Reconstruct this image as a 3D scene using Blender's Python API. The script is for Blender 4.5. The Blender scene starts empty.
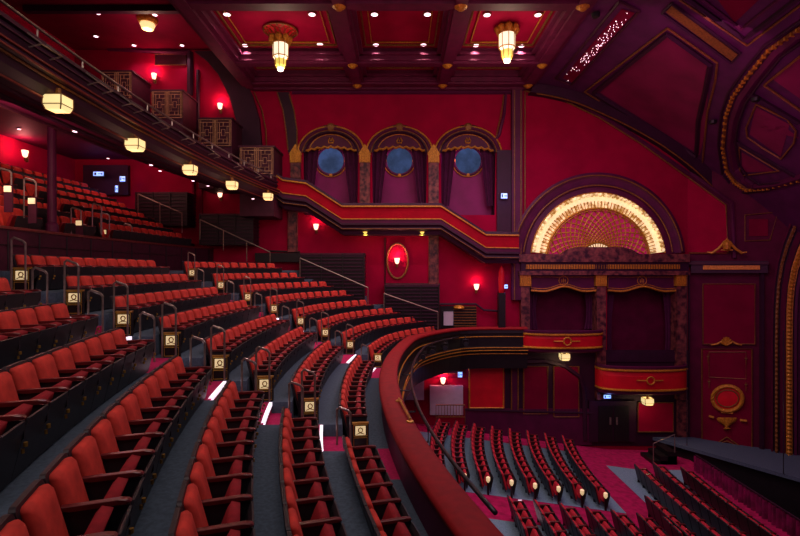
import bpy, math, random
from mathutils import Vector, Matrix
from mathutils.geometry import tessellate_polygon
random.seed(7)
PI = math.pi
SC = bpy.context.scene
COL = SC.collection
EZ = 9.0                       # eye height above the front stalls floor
F = 500.0; HX = 400.0; HY = 270.0

# ------------------------------------------------------------------ helpers
def lin(c):
    return tuple(((v/255)/12.92 if v/255 <= .04045 else ((v/255+.055)/1.055)**2.4) for v in c)

def P(px, py, D):              # a point on the plane Y = D
    return Vector(((px-HX)*D/F, D, EZ+(HY-py)*D/F))

def mat(name, rgb, rough=.6, var=.25, scale=6, metal=0, bump=0, emit=None, estr=0, sheen=0, rgb2=None, spec=.3):
    m = bpy.data.materials.new(name); m.use_nodes = True
    nt = m.node_tree; b = nt.nodes['Principled BSDF']
    c = lin(rgb)
    b.inputs['Roughness'].default_value = rough
    b.inputs['Metallic'].default_value = metal
    b.inputs['Specular IOR Level'].default_value = spec
    if sheen: b.inputs['Sheen Weight'].default_value = sheen
    tc = nt.nodes.new('ShaderNodeTexCoord')
    n = nt.nodes.new('ShaderNodeTexNoise'); n.inputs['Scale'].default_value = scale; n.inputs['Detail'].default_value = 4
    nt.links.new(tc.outputs['Object'], n.inputs['Vector'])
    r = nt.nodes.new('ShaderNodeValToRGB')
    c2 = lin(rgb2) if rgb2 else tuple(v*(1-var) for v in c)
    c1 = c if rgb2 else tuple(min(1, v*(1+var*.6)) for v in c)
    r.color_ramp.elements[0].position = .35; r.color_ramp.elements[1].position = .65
    r.color_ramp.elements[0].color = (*c2, 1); r.color_ramp.elements[1].color = (*c1, 1)
    nt.links.new(n.outputs['Fac'], r.inputs['Fac'])
    nt.links.new(r.outputs['Color'], b.inputs['Base Color'])
    if bump:
        bp = nt.nodes.new('ShaderNodeBump'); bp.inputs['Strength'].default_value = bump; bp.inputs['Distance'].default_value = .02
        nt.links.new(n.outputs['Fac'], bp.inputs['Height']); nt.links.new(bp.outputs['Normal'], b.inputs['Normal'])
    if emit:
        b.inputs['Emission Color'].default_value = (*lin(emit), 1); b.inputs['Emission Strength'].default_value = estr
    return m

M = {}
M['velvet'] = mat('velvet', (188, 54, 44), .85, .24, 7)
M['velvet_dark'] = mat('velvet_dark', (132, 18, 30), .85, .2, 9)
M['velvet_magenta_lit'] = mat('velvet_magenta_lit', (176, 34, 52), .85, .2, 9)  # seat velvet made pinker, the stalls' magenta light put into the colour
M['shell'] = mat('shell', (34, 33, 38), .45, .2, 8)
M['arm'] = mat('arm', (84, 22, 26), .3, .2, 12, spec=.6)
M['brass'] = mat('brass', (190, 150, 70), .35, .2, 14, metal=.7)
M['gold'] = mat('gold', (178, 124, 36), .45, .35, 16, metal=.25)
M['gold_dim'] = mat('gold_dim', (118, 78, 34), .5, .35, 16, metal=.2)
M['carpet_blue'] = mat('carpet_blue', (68, 86, 102), .95, .22, 22, bump=.2)
M['carpet_stalls_blue'] = mat('carpet_stalls_blue', (112, 146, 164), .95, .22, 22)
M['carpet_pink'] = mat('carpet_pink', (170, 20, 84), .95, .2, 22, bump=.2)
M['carpet_stalls'] = mat('carpet_stalls', (160, 6, 78), .95, .3, 5)
M['crimson'] = mat('crimson', (138, 0, 46), .85, .12, 1.2, spec=.1)
M['crimson_deep'] = mat('crimson_deep', (104, 0, 40), .85, .15, 1.2, spec=.1)
M['scarlet'] = mat('scarlet', (188, 6, 30), .55, .12, 2)
M['scarlet_pad'] = mat('scarlet_pad', (128, 5, 16), .75, .15, 7)
M['purple'] = mat('purple', (72, 4, 50), .6, .2, 2)
M['purple_dark'] = mat('purple_dark', (42, 5, 34), .6, .2, 3)
M['purple_grey'] = mat('purple_grey', (74, 20, 66), .6, .2, 2)
M['magenta_panel'] = mat('magenta_panel', (112, 12, 62), .65, .25, .8)
M['maroon'] = mat('maroon', (56, 9, 34), .6, .25, 4)
M['black'] = mat('black', (16, 13, 17), .5, .3, 6)
M['iron'] = mat('iron', (52, 54, 60), .35, .2, 8, metal=.6)
M['rail_metal'] = mat('rail_metal', (140, 128, 118), .3, .2, 12, metal=.7)
M['slip_red'] = mat('slip_red', (138, 3, 26), .8, .12, 2, spec=.1)
M['beam'] = mat('beam', (84, 10, 50), .6, .2, 3)
M['wine'] = mat('wine', (74, 2, 40), .7, .2, 2, spec=.15)
M['marble'] = mat('marble', (118, 62, 58), .5, .3, 5, rgb2=(42, 12, 26))
M['grey_board'] = mat('grey_board', (178, 172, 182), .7, .1, 3)
M['curtain'] = mat('curtain', (62, 3, 48), .85, .25, 5)
M['niche'] = mat('niche', (120, 14, 84), .6, .15, 1.5)
M['picture'] = mat('picture', (170, 180, 200), .6, .2, 1.6, rgb2=(26, 46, 92), emit=(70, 85, 120), estr=.4)  # slight glow put into the painted sky
M['pink_curtain'] = mat('pink_curtain', (112, 0, 66), .85, .5, 3)
M['copper'] = mat('copper', (120, 50, 40), .35, .25, 10, metal=.3)
M['fret'] = mat('fret', (160, 126, 92), .4, .3, 10, metal=.3)
M['white_glow'] = mat('white_glow', (255, 250, 235), .5, 0, 3, emit=(255, 246, 205), estr=.95)
M['panel_glow'] = mat('panel_glow', (255, 240, 200), .5, .1, 30, emit=(235, 210, 150), estr=.55)
M['strip_glow'] = mat('strip_glow', (255, 255, 255), .5, 0, 3, emit=(235, 225, 245), estr=1.1)
M['warm_glow'] = mat('warm_glow', (255, 225, 150), .5, 0, 3, emit=(255, 232, 160), estr=.85)
M['yellow_glow'] = mat('yellow_glow', (255, 225, 120), .5, 0, 3, emit=(225, 205, 90), estr=1.2)
M['sconce_glow'] = mat('sconce_glow', (255, 200, 170), .5, 0, 3, emit=(255, 190, 160), estr=2.5)
M['dot_glow'] = mat('dot_glow', (255, 220, 230), .5, 0, 3, emit=(255, 205, 225), estr=3)
M['blue_glow'] = mat('blue_glow', (190, 220, 255), .5, 0, 3, emit=(150, 190, 255), estr=.8)
M['lattice_glow'] = mat('lattice_glow', (120, 16, 60), .6, .2, 5, emit=(190, 30, 90), estr=.45)  # lit look of the lattice field put in as its own glow

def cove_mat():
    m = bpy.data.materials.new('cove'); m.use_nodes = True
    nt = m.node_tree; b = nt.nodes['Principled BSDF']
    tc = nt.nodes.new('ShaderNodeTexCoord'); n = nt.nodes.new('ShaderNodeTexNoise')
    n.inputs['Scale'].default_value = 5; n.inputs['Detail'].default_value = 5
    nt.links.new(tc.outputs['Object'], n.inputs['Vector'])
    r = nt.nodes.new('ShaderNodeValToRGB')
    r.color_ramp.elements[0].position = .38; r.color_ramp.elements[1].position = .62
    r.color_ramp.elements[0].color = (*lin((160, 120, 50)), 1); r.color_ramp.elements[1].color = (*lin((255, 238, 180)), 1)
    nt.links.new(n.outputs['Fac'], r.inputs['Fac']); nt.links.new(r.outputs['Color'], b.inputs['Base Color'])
    nt.links.new(r.outputs['Color'], b.inputs['Emission Color']); b.inputs['Emission Strength'].default_value = .55  # cove lighting put into the gilded surface as emission
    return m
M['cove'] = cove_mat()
M['cove_glow'] = mat('cove_glow', (255, 240, 190), .5, .1, 12, emit=(255, 238, 185), estr=.62, rgb2=(230, 200, 130))  # glow put into the surface in place of cove lamps
M['glass_yellow'] = mat('glass_yellow', (240, 225, 120), .5, .1, 12, emit=(220, 205, 90), estr=.8)

class MB:
    def __init__(s): s.v = []; s.f = []; s.mi = []; s.cur = 0
    def m(s, i): s.cur = i; return s
    def face(s, idx): s.f.append(tuple(idx)); s.mi.append(s.cur)
    def add(s, vs, fs):
        o = len(s.v); s.v += [Vector(v) for v in vs]
        for f in fs: s.face([o+i for i in f])
    def box(s, a, b):
        x0, x1 = sorted((a[0], b[0])); y0, y1 = sorted((a[1], b[1])); z0, z1 = sorted((a[2], b[2]))
        s.add([(x0,y0,z0),(x1,y0,z0),(x1,y1,z0),(x0,y1,z0),(x0,y0,z1),(x1,y0,z1),(x1,y1,z1),(x0,y1,z1)],
              [(0,3,2,1),(4,5,6,7),(0,1,5,4),(1,2,6,5),(2,3,7,6),(3,0,4,7)])
    def bbox(s, c, size, rot=None):
        hx, hy, hz = (v/2 for v in size); c = Vector(c)
        vs = [Vector((x, y, z)) for z in (-hz, hz) for (x, y) in ((-hx,-hy),(hx,-hy),(hx,hy),(-hx,hy))]
        if rot: vs = [rot @ v for v in vs]
        s.add([c+v for v in vs], [(0,3,2,1),(4,5,6,7),(0,1,5,4),(1,2,6,5),(2,3,7,6),(3,0,4,7)])
    def prism(s, poly, axis, a, b):       # poly of 2-D points extruded along an axis from a to b
        def mk(p, t):
            return {'x': (t, p[0], p[1]), 'y': (p[0], t, p[1]), 'z': (p[0], p[1], t)}[axis]
        n = len(poly); vs = [mk(p, a) for p in poly]+[mk(p, b) for p in poly]
        s.add(vs, [tuple(range(n))[::-1], tuple(range(n, 2*n))]+[(i, (i+1) % n, n+(i+1) % n, n+i) for i in range(n)])
    def tube(s, pts, r, n=6, closed=False, caps=True):
        pts = [Vector(p) for p in pts]; k = len(pts); o = len(s.v)
        up = Vector((0.13, 0.21, 1)).normalized()
        for i, p in enumerate(pts):
            a = pts[(i-1) % k] if (closed or i > 0) else pts[i]; b = pts[(i+1) % k] if (closed or i < k-1) else pts[i]
            t = (b-a).normalized() if (b-a).length > 1e-9 else Vector((0, 1, 0))
            u = t.cross(up)
            if u.length < .05: u = t.cross(Vector((1, 0, .2)))
            u.normalize(); w = t.cross(u)
            rr = r[i] if isinstance(r, (list, tuple)) else r
            for j in range(n):
                an = 2*PI*j/n+PI/n
                s.v.append(p+u*(rr*math.cos(an))+w*(rr*math.sin(an)))
        for i in range(k if closed else k-1):
            for j in range(n):
                a = o+i*n+j; b = o+i*n+(j+1) % n; c = o+((i+1) % k)*n+(j+1) % n; d = o+((i+1) % k)*n+j
                s.face((a, b, c, d))
        if caps and not closed:
            s.face([o+j for j in range(n)][::-1]); s.face([o+(k-1)*n+j for j in range(n)])
    def lathe(s, c, prof, n=12, axis='z', a0=0, a1=2*PI):   # prof: (radius, height)
        c = Vector(c); full = abs(a1-a0-2*PI) < 1e-6; o = len(s.v); k = n if full else n+1
        for (r, h) in prof:
            for j in range(k):
                an = a0+(a1-a0)*j/n
                d = {'z': Vector((r*math.cos(an), r*math.sin(an), h)), 'y': Vector((r*math.cos(an), h, r*math.sin(an))),
                     'x': Vector((h, r*math.cos(an), r*math.sin(an)))}[axis]
                s.v.append(c+d)
        for i in range(len(prof)-1):
            for j in range(n):
                a = o+i*k+j; b = o+i*k+(j+1) % k; s.face((a, b, b+k, a+k))
        if full:
            if prof[0][0] > 1e-4: s.face([o+j for j in range(n)][::-1])
            if prof[-1][0] > 1e-4: s.face([o+(len(prof)-1)*k+j for j in range(n)])
    def loft(s, rings, closed=True):
        o = len(s.v); k = len(rings[0])
        for r in rings: s.v += [Vector(p) for p in r]
        for i in range(len(rings)-1):
            for j in range(k if closed else k-1):
                a = o+i*k+j; b = o+i*k+(j+1) % k; s.face((a, b, b+k, a+k))
    def sheet(s, g):                       # grid of points
        o = len(s.v); k = len(g[0])
        for r in g: s.v += [Vector(p) for p in r]
        for i in range(len(g)-1):
            for j in range(k-1):
                a = o+i*k+j; s.face((a, a+1, a+1+k, a+k))
    def build(s, name, mats, parent=None, smooth=False, loc=None):
        me = bpy.data.meshes.new(name)
        off = Vector(loc) if loc is not None else Vector((0, 0, 0))
        me.from_pydata([tuple(v-off) for v in s.v], [], s.f)
        if not isinstance(mats, (list, tuple)): mats = [mats]
        for m in mats: me.materials.append(M[m])
        for p, i in zip(me.polygons, s.mi): p.material_index = min(i, len(mats)-1); p.use_smooth = smooth
        import bmesh
        bm = bmesh.new(); bm.from_mesh(me); bmesh.ops.recalc_face_normals(bm, faces=bm.faces); bm.to_mesh(me); bm.free()
        o = bpy.data.objects.new(name, me); COL.objects.link(o)
        if parent is not None:
            o.parent = parent; o.location = off-parent.location if loc is not None else -parent.location
        else: o.location = off
        return o

def tag(o, label, cat, group=None):
    o['label'] = label; o['category'] = cat
    if group: o['group'] = group
    return o
def thing(name, loc, label, cat, group=None, rz=0):
    o = bpy.data.objects.new(name, None); COL.objects.link(o); o.location = loc; o.rotation_euler = (0, 0, rz)
    o.empty_display_size = .1
    return tag(o, label, cat, group)
def struct(o, label=None):
    o['kind'] = 'structure'
    if label: o['label'] = label
    return o
def copy_tree(o, parent=None):
    c = o.copy(); COL.objects.link(c)
    if parent is not None: c.parent = parent
    for ch in KIDS.get(o.name, []): copy_tree(ch, c)
    return c
KIDS = {}
def reg(root):
    for o in list(bpy.data.objects):
        if o.parent is not None:
            lst = KIDS.setdefault(o.parent.name, [])
            if o not in lst: lst.append(o)
ORD = ['zeroth', 'first', 'second', 'third', 'fourth', 'fifth', 'sixth', 'seventh', 'eighth', 'ninth', 'tenth', 'eleventh', 'twelfth',
       'thirteenth', 'fourteenth', 'fifteenth', 'sixteenth', 'seventeenth', 'eighteenth', 'nineteenth', 'twentieth', 'twenty-first',
       'twenty-second', 'twenty-third', 'twenty-fourth', 'twenty-fifth', 'twenty-sixth', 'twenty-seventh', 'twenty-eighth']
def inframe(p, mx=25, my=25):
    D = p[1]
    if D < .5: return False
    px = HX+p[0]*F/D; py = HY-(p[2]-EZ)*F/D
    return -mx < px < 800+mx and -my < py < 536+my
def arc(cx, cy, r, a0, a1, n):
    return [(cx+r*math.cos(math.radians(a0+(a1-a0)*i/n)), cy+r*math.sin(math.radians(a0+(a1-a0)*i/n))) for i in range(n+1)]
LF = .78
def lamp(kind, loc, power, color=(255, 220, 200), size=.1, spot=None, blend=.6, target=None, sx=None):
    ld = bpy.data.lights.new(kind.lower()+'_lamp', kind); ld.energy = power*LF; ld.color = lin(color)
    if kind == 'SPOT': ld.spot_size = math.radians(spot or 90); ld.spot_blend = blend; ld.shadow_soft_size = size
    elif kind == 'POINT': ld.shadow_soft_size = size
    elif kind == 'AREA': ld.size = size; 
    if kind == 'AREA' and sx: ld.shape = 'RECTANGLE'; ld.size_y = sx
    o = bpy.data.objects.new('light_source', ld); COL.objects.link(o); o.location = loc
    if target is not None:
        o.rotation_euler = (Vector(target)-Vector(loc)).to_track_quat('-Z', 'Y').to_euler()
    return o

# ------------------------------------------------------------------ camera and world
cam = bpy.data.objects.new('camera', bpy.data.cameras.new('camera')); COL.objects.link(cam)
cam.data.sensor_width = 36; cam.data.lens = 36*F/800
cam.data.shift_y = -(268-HY)/800*-1*-1 if False else (HY-268)/800
cam.location = (0, 0, EZ); cam.rotation_euler = (PI/2, 0, 0); cam.data.clip_start = .05
SC.camera = cam
w = bpy.data.worlds.new('world'); SC.world = w; w.use_nodes = True
w.node_tree.nodes['Background'].inputs[0].default_value = (*lin((200, 150, 190)), 1)
w.node_tree.nodes['Background'].inputs[1].default_value = .12
SC.view_settings.view_transform = 'Standard'; SC.view_settings.look = 'None'; SC.view_settings.exposure = 0

# ------------------------------------------------------------------ plan of the circle
LX = [-.75, -1.69, -2.54, -3.38, -4.29, -5.19, -6.11, -7.10]      # aisle light x per row
FD = [3.33, 2.88, 2.46, 2.07, 1.64, 1.24, .84, .42]               # floor drop below the eye per row
def dx(D):
    D = min(D, 23.6); v = .0168*((D-13.3)**2-15.2)
    if D > 19.5: v += .09*(D-19.5)**2
    return v
def slope(D): return (dx(D+.01)-dx(D-.01))/.02
WALL = 24.0
A1 = (7.95, 9.32); A2 = (15.42, 17.02)
def rail_path(off, n=1, d0=1.0, extra=True):
    pts = []
    D = d0
    while D <= 22.9: pts.append(Vector((-.22+dx(D), D))); D += .35
    if extra: pts += [Vector(p) for p in ((2.55, 23.28), (3.0, 23.5), (3.6, 23.66), (4.3, 23.72), (5.0, 23.72), (5.95, 23.72))]
    out = []
    for i, p in enumerate(pts):
        a = pts[max(i-1, 0)]; b = pts[min(i+1, len(pts)-1)]; t = (b-a).normalized()
        out.append(p+Vector((t.y, -t.x))*off)
    return out
def sweep(mb, prof, pathf, close=True):   # prof: (offset, z)
    rings = []
    paths = [pathf(o) for (o, z) in prof]
    for i in range(len(paths[0])):
        rings.append([(paths[j][i].x, paths[j][i].y, EZ+prof[j][1]) for j in range(len(prof))])
    mb.loft(rings, close)

# tiers (lower circle)
def Ds(a, b, st=.4):
    n = max(1, round((b-a)/st)); return [a+(b-a)*i/n for i in range(n+1)]
tm = MB()
SEG = [(1.2, A1[0], 0), (A1[0], A1[1], 1), (A1[1], A2[0], 0), (A2[0], A2[1], 1), (A2[1], 23.95, 0)]
for k in range(9):
    z = EZ-(FD[k] if k < 8 else .02)
    zl = EZ-(FD[k-1] if k else 4.6)
    for (a, b, aisle) in SEG:
        fr = -.22 if k == 0 else LX[k-1]-(.72 if aisle else .34)-0.0
        bk = (LX[k]-.34) if k < 8 else -9.35
        if k < 8 and aisle: bk = LX[k]-.72
        ds = Ds(a, b)
        if k == 8:   # cross aisle, straight at back
            top = [[(fr+dx(D), D, z), (min(-9.2, fr+dx(D)-.3), D, z)] for D in ds]
        else:
            top = [[((fr+dx(D)), D, z), (bk+dx(D)-.02, D, z)] for D in ds]
        tm.m(1 if aisle else 0).sheet(top)
        tm.m(2 if not aisle else 1).sheet([[(fr+dx(D), D, z), (fr+dx(D), D, zl-.02)] for D in ds])
        if k and aisle:
            for de in (a, b):
                x1 = LX[k-1]-.34+dx(de)+.01; x0 = LX[k-1]-.73+dx(de)
                tm.m(2).add([(x0, de, zl-.4), (x1, de, zl-.4), (x1, de, z), (x0, de, z)], [(0, 1, 2, 3)])
        if k and aisle:   # half step
            zh = (z+zl)/2
            tm.m(1).sheet([[(fr+.38+dx(D), D, zh), (fr-.02+dx(D), D, zh)] for D in ds])
            tm.m(1).sheet([[(fr+.38+dx(D), D, zh), (fr+.38+dx(D), D, zl-.02)] for D in ds])
        elif k and not aisle:
            pass
floor_c = struct(tm.build('floor', ['carpet_blue', 'carpet_pink', 'carpet_blue']))
# underside of circle
sm = MB(); D_ = Ds(1, 23.95, .6)
sm.sheet([[(dx(D)+.1, D, EZ-4.55), (-15, D, EZ-4.75)] for D in D_])
struct(sm.build('ceiling', 'purple_dark'))

# pale nosing lights on the aisle steps
for ai, (a, b) in enumerate((A1, A2)):
    for k in range(0, 8):
        mb = MB(); x = LX[k-1]-.72 if k else -.80; z = EZ-FD[k]
        ds = Ds(a+.06, b-.06, .35)
        mb.loft([[(x+dx(D)+.025, D, z+.012), (x+dx(D)-.03, D, z+.012), (x+dx(D)-.03, D, z-.02), (x+dx(D)+.025, D, z-.05)] for D in ds])
        o = mb.build('step_light', 'strip_glow', loc=(x+dx(a), a, z))
        tag(o, 'white lit nosing strip on %s aisle step, %s row level above the velvet rail' % (('near', 'far')[ai], ORD[k+1]), 'step light', 'lit step nosings')

# circle rail
rail = thing('balcony_rail', (0, 12, EZ-2.7), 'long curving red velvet balcony rail sweeping round the dress circle', 'balcony rail')
mb = MB(); sweep(mb, [(0, -3.36), (.0, -2.78), (.04, -2.78), (.04, -3.36)], rail_path); mb.build('inner_panel', 'purple', rail)
mb = MB(); sweep(mb, [(-.05, -2.80), (-.06, -2.73), (-.02, -2.69), (.10, -2.675), (.28, -2.675), (.37, -2.69), (.41, -2.73), (.40, -2.80)], rail_path)
mb.build('padded_top', 'scarlet_pad', rail, smooth=True)
mb = MB(); sweep(mb, [(.34, -2.78), (.38, -2.78), (.40, -2.95), (.36, -3.0), (.36, -3.55), (.50, -3.62), (.50, -3.75), (.40, -3.8), (.34, -4.6), (.30, -4.6)], rail_path)
mb.build('outer_fascia', 'black', rail)
for zz, oo in ((-3.1, .42), (-3.60, .53), (-3.73, .53), (-3.9, .42)):
    mb = MB(); pp = rail_path(oo); mb.tube([(p.x, p.y, EZ+zz) for p in pp], .022, 5); mb.build('gold_moulding', 'gold', rail)
# lighting bar outside the rail
bar = thing('lighting_bar', (1, 8, EZ-3.0), 'dark steel lighting tube running along outside of the balcony rail', 'lighting bar')
pp = [p for p in rail_path(.78, d0=6.0, extra=False)]
mb = MB(); mb.tube([(p.x, p.y, EZ-3.0) for p in pp], .035, 8); mb.build('tube', 'iron', bar, smooth=True)
for i in range(4, len(pp), 6):
    q = rail_path(.42, d0=6.0, extra=False)[i]; p = pp[i]
    mb = MB(); mb.tube([(q.x, q.y, EZ-3.3), (p.x, p.y, EZ-3.3), (p.x, p.y, EZ-3.0)], .022, 6); mb.build('bracket', 'iron', bar)
# small black lanterns clamped to the far part of the bar
pf = rail_path(.72, d0=1.0)
for i, idx in enumerate((53, 57, 60, 63)):
    p = pf[idx]
    s_ = thing('stage_lantern', (p.x, p.y, EZ-3.35), 'small black stage lantern below far curve of balcony rail, %s from left' % ORD[i+1], 'stage light', 'stage lanterns under the far rail')
    mb = MB(); mb.lathe((p.x, p.y-.2, EZ-3.35), [(.10, 0), (.11, .05), (.08, .25), (.05, .3)], 10, 'y'); mb.build('can', 'iron', s_)
    mb = MB(); mb.tube([(p.x-.13, p.y, EZ-3.35), (p.x-.13, p.y, EZ-3.15), (p.x+.13, p.y, EZ-3.15), (p.x+.13, p.y, EZ-3.35)], .015, 5); mb.tube([(p.x, p.y, EZ-3.15), (p.x, p.y+.2, EZ-3.0)], .02, 5); mb.build('yoke', 'iron', s_)
# brass grab bracket on the padded top
mb = MB(); a = P(399, 400, 10.2); b = P(410, 421, 8.8); a.z = b.z = EZ-2.62
mb.tube([(a.x, a.y, EZ-2.68), a, b, (b.x, b.y, EZ-2.68)], .022, 6); mb.lathe((b.x, b.y, EZ-2.675), [(.07, 0), (.07, .02), (.03, .03)], 10); mb.lathe((a.x, a.y, EZ-2.675), [(.07, 0), (.07, .02), (.03, .03)], 10)
tag(mb.build('brass_grab_bar', 'brass', loc=a), 'short brass grab bar fixed on top of red velvet balcony rail', 'grab bar')

# ------------------------------------------------------------------ seats
def outline(w, z0, z1, cut):
    cut = cut*.48
    pts = [(-w*.94, z0), (w*.94, z0), (w, z0+.05)]
    pts += [(w-cut*(1-math.cos(a)), z1-cut+cut*math.sin(a)) for a in (0, .5, 1.0, PI/2)]
    pts += [(-w+cut*(1-math.cos(a)), z1-cut+cut*math.sin(a)) for a in (PI/2, 1.0, .5, 0)]
    pts += [(-w, z0+.05)]
    return pts
def back_mb(w, z0, z1, xs, cut=.09, tilt=.24):
    mb = MB(); ol = outline(w, z0, z1, cut); cz = (z0+z1)/2
    rings = []
    for (sc, xo) in xs:
        rings.append([(xo-(cz+(z-cz)*sc-z0)*tilt+.03, y*sc, cz+(z-cz)*sc) for (y, z) in ol])
    mb.loft(rings)
    n = len(ol); o = 0
    mb.face(range(n)[::-1] if False else list(range(n))[::-1]); mb.face(range(len(mb.v)-n, len(mb.v)))
    return mb
cush = [(.97, -.03), (1, 0), (1, .022), (.93, .045), (.6, .055)]
shell = [(.9, -.065), (1, -.05), (1, -.01)]
def pan_mb(lo, hi, w, t, xb):
    mb = MB(); a = Vector((xb+.0, 0, lo)); b = Vector((xb+.12, 0, hi)); d = (b-a).normalized(); nrm = Vector((-d.z, 0, d.x))
    n = 6; r1 = []; r2 = []
    for (y, s0) in ((-w, 0), (w, 0), (w, .8), (w*.85, 1), (-w*.85, 1), (-w, .8)):
        p = a+(b-a)*s0; p.y = y; r1.append(p-nrm*0); r2.append(p+nrm*t)
    mid = [p+nrm*(t+.02) for p in r1]; c = sum(mid, Vector())/6; r3 = [c+(p-c)*.75 for p in mid]
    mb.loft([r1, r2, r3]); mb.face([0, 1, 2, 3, 4, 5][::-1]); mb.face([12, 13, 14, 15, 16, 17]); return mb
def arm_mb(y):
    mb = MB()
    pr = [(-.06, .606), (-.05, .635), (.34, .640), (.39, .63), (.41, .612), (.39, .597), (.0, .592)]
    rings = []
    for (yy, s) in ((y-.030, .9), (y-.024, 1), (y+.024, 1), (y+.030, .9)):
        rings.append([(.18+(x-.18)*s, yy, .607+(z-.607)*s) for (x, z) in pr])
    mb.loft(rings); n = len(pr); mb.face(list(range(n))[::-1]); mb.face(range(3*n, 4*n)); return mb
def std_mb(y):
    mb = MB(); mb.prism([(-.03, .0), (.10, .0), (.12, .08), (.30, .30), (.40, .42), (.40, .585), (-.05, .59), (-.02, .3)], 'y', y-.014, y+.014); return mb
def foot_mb(y):
    mb = MB(); mb.box((-.08, y-.03, 0), (.22, y+.03, .02)); return mb
def bolt_mb(y):
    mb = MB(); mb.lathe((.405, y, .36), [(.018, -.02), (.018, .02)], 8); mb.lathe((.385, y, .30), [(.014, -.02), (.014, .02)], 8); return mb
PITCH = .50
def proto_detailed(ends):
    r = bpy.data.objects.new('theatre_chair', None); COL.objects.link(r); r.empty_display_size = .1
    back_mb(.196, .20, .865, cush).build('backrest', 'velvet', r, smooth=True)
    back_mb(.243, .14, .885, shell, tilt=.24).build('back_shell', 'shell', r, smooth=False)
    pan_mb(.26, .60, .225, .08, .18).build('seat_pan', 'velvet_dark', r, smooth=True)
    mb = pan_mb(.05, .61, .243, .02, .27); mb.v = [v+Vector((.03, 0, -.02)) for v in mb.v]; mb.build('seat_underside', 'shell', r)
    ys = [PITCH/2] if ends == 0 else ([PITCH/2, -PITCH/2])
    for y in ys:
        a = arm_mb(y).build('armrest', 'arm', r, smooth=False)
        s_ = std_mb(y).build('side_standard', 'shell', r)
        bolt_mb(y).build('brass_bolt', 'brass', s_); foot_mb(y).build('foot', 'shell', s_)
    return r
def mesh_simple(mats, ends=False):
    mb = MB()
    def put(src, i):
        o = len(mb.v); mb.v += src.v; mb.cur = i
        for f in src.f: mb.face([o+q for q in f])
    put(back_mb(.196, .20, .865, [(.96, -.03), (1, .01), (.9, .05)]), 0)
    put(back_mb(.243, .14, .885, [(.95, -.06), (1, -.02)], tilt=.24), 1)
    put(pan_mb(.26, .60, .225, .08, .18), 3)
    p2 = pan_mb(.05, .61, .243, .02, .27); p2.v = [v+Vector((.03, 0, -.02)) for v in p2.v]; put(p2, 1)
    for y in ([PITCH/2, -PITCH/2] if ends else [PITCH/2]):
        put(arm_mb(y), 2); put(std_mb(y), 1)
    return mb
seatA = proto_detailed(0); seatB = proto_detailed(1)
simpleA = mesh_simple(0).build('theatre_chair', ['velvet', 'shell', 'arm', 'velvet_dark'])
stallA = mesh_simple(0).build('stalls_chair', ['velvet_magenta_lit', 'shell', 'arm', 'velvet_magenta_lit'])
reg(None)
spots = []        # (size, point, rz, scale, label, group)
def walk(k, d_start, d_end, pitch, sgn=1):
    D = d_start; out = []
    while (D < d_end if sgn > 0 else D > d_end):
        sl = slope(D); st = pitch/math.sqrt(1+sl*sl)
        Dm = D+sgn*st/2; out.append((Dm, math.atan(slope(Dm)))); D += sgn*st
    return out
BACKX = -.22
for k in range(8):
    rowname = ORD[k+1]+' row behind balcony rail'
    bx = LX[k]+BACKX
    # near block: from the aisle towards the camera
    for i, (D, an) in enumerate(walk(k, A1[0]-.02, 2.6, .48, -1)):
        p = (bx+dx(D), D, EZ-FD[k]); top = (p[0], D, p[2]+.8); bot = (p[0]+.3, D, p[2]+.3)
        if inframe(top, 30, 30) or inframe(bot, 20, 20):
            spots.append((D*.8, p, -an, .96, 'red velvet tip-up seat, %s from the aisle, %s, near block' % (ORD[i+1], rowname), 'seats of the near block', i == 0))
    for i, (D, an) in enumerate(walk(k, A1[1]+.36, A2[0]-.05, .485, 1)):
        p = (bx+dx(D), D, EZ-FD[k])
        if inframe((p[0], D, p[2]+.7), 15, 15):
            spots.append((D, p, -an, .976, 'red velvet tip-up seat, %s from left end of %s, middle block' % (ORD[i+1], rowname), 'seats of the middle block', i == 0))
    dend = [23.35, 23.1, 22.8, 22.6, 22.5, 22.4, 22.3, 22.2][k]
    for i, (D, an) in enumerate(walk(k, A2[1]+.14, dend, .5, 1)):
        p = (bx+dx(D), D, EZ-FD[k])
        spots.append((D, p, -an, 1, 'red velvet tip-up seat, %s from left end of %s, far block' % (ORD[i+1], rowname), 'seats of the far block', i == 0))
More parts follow.
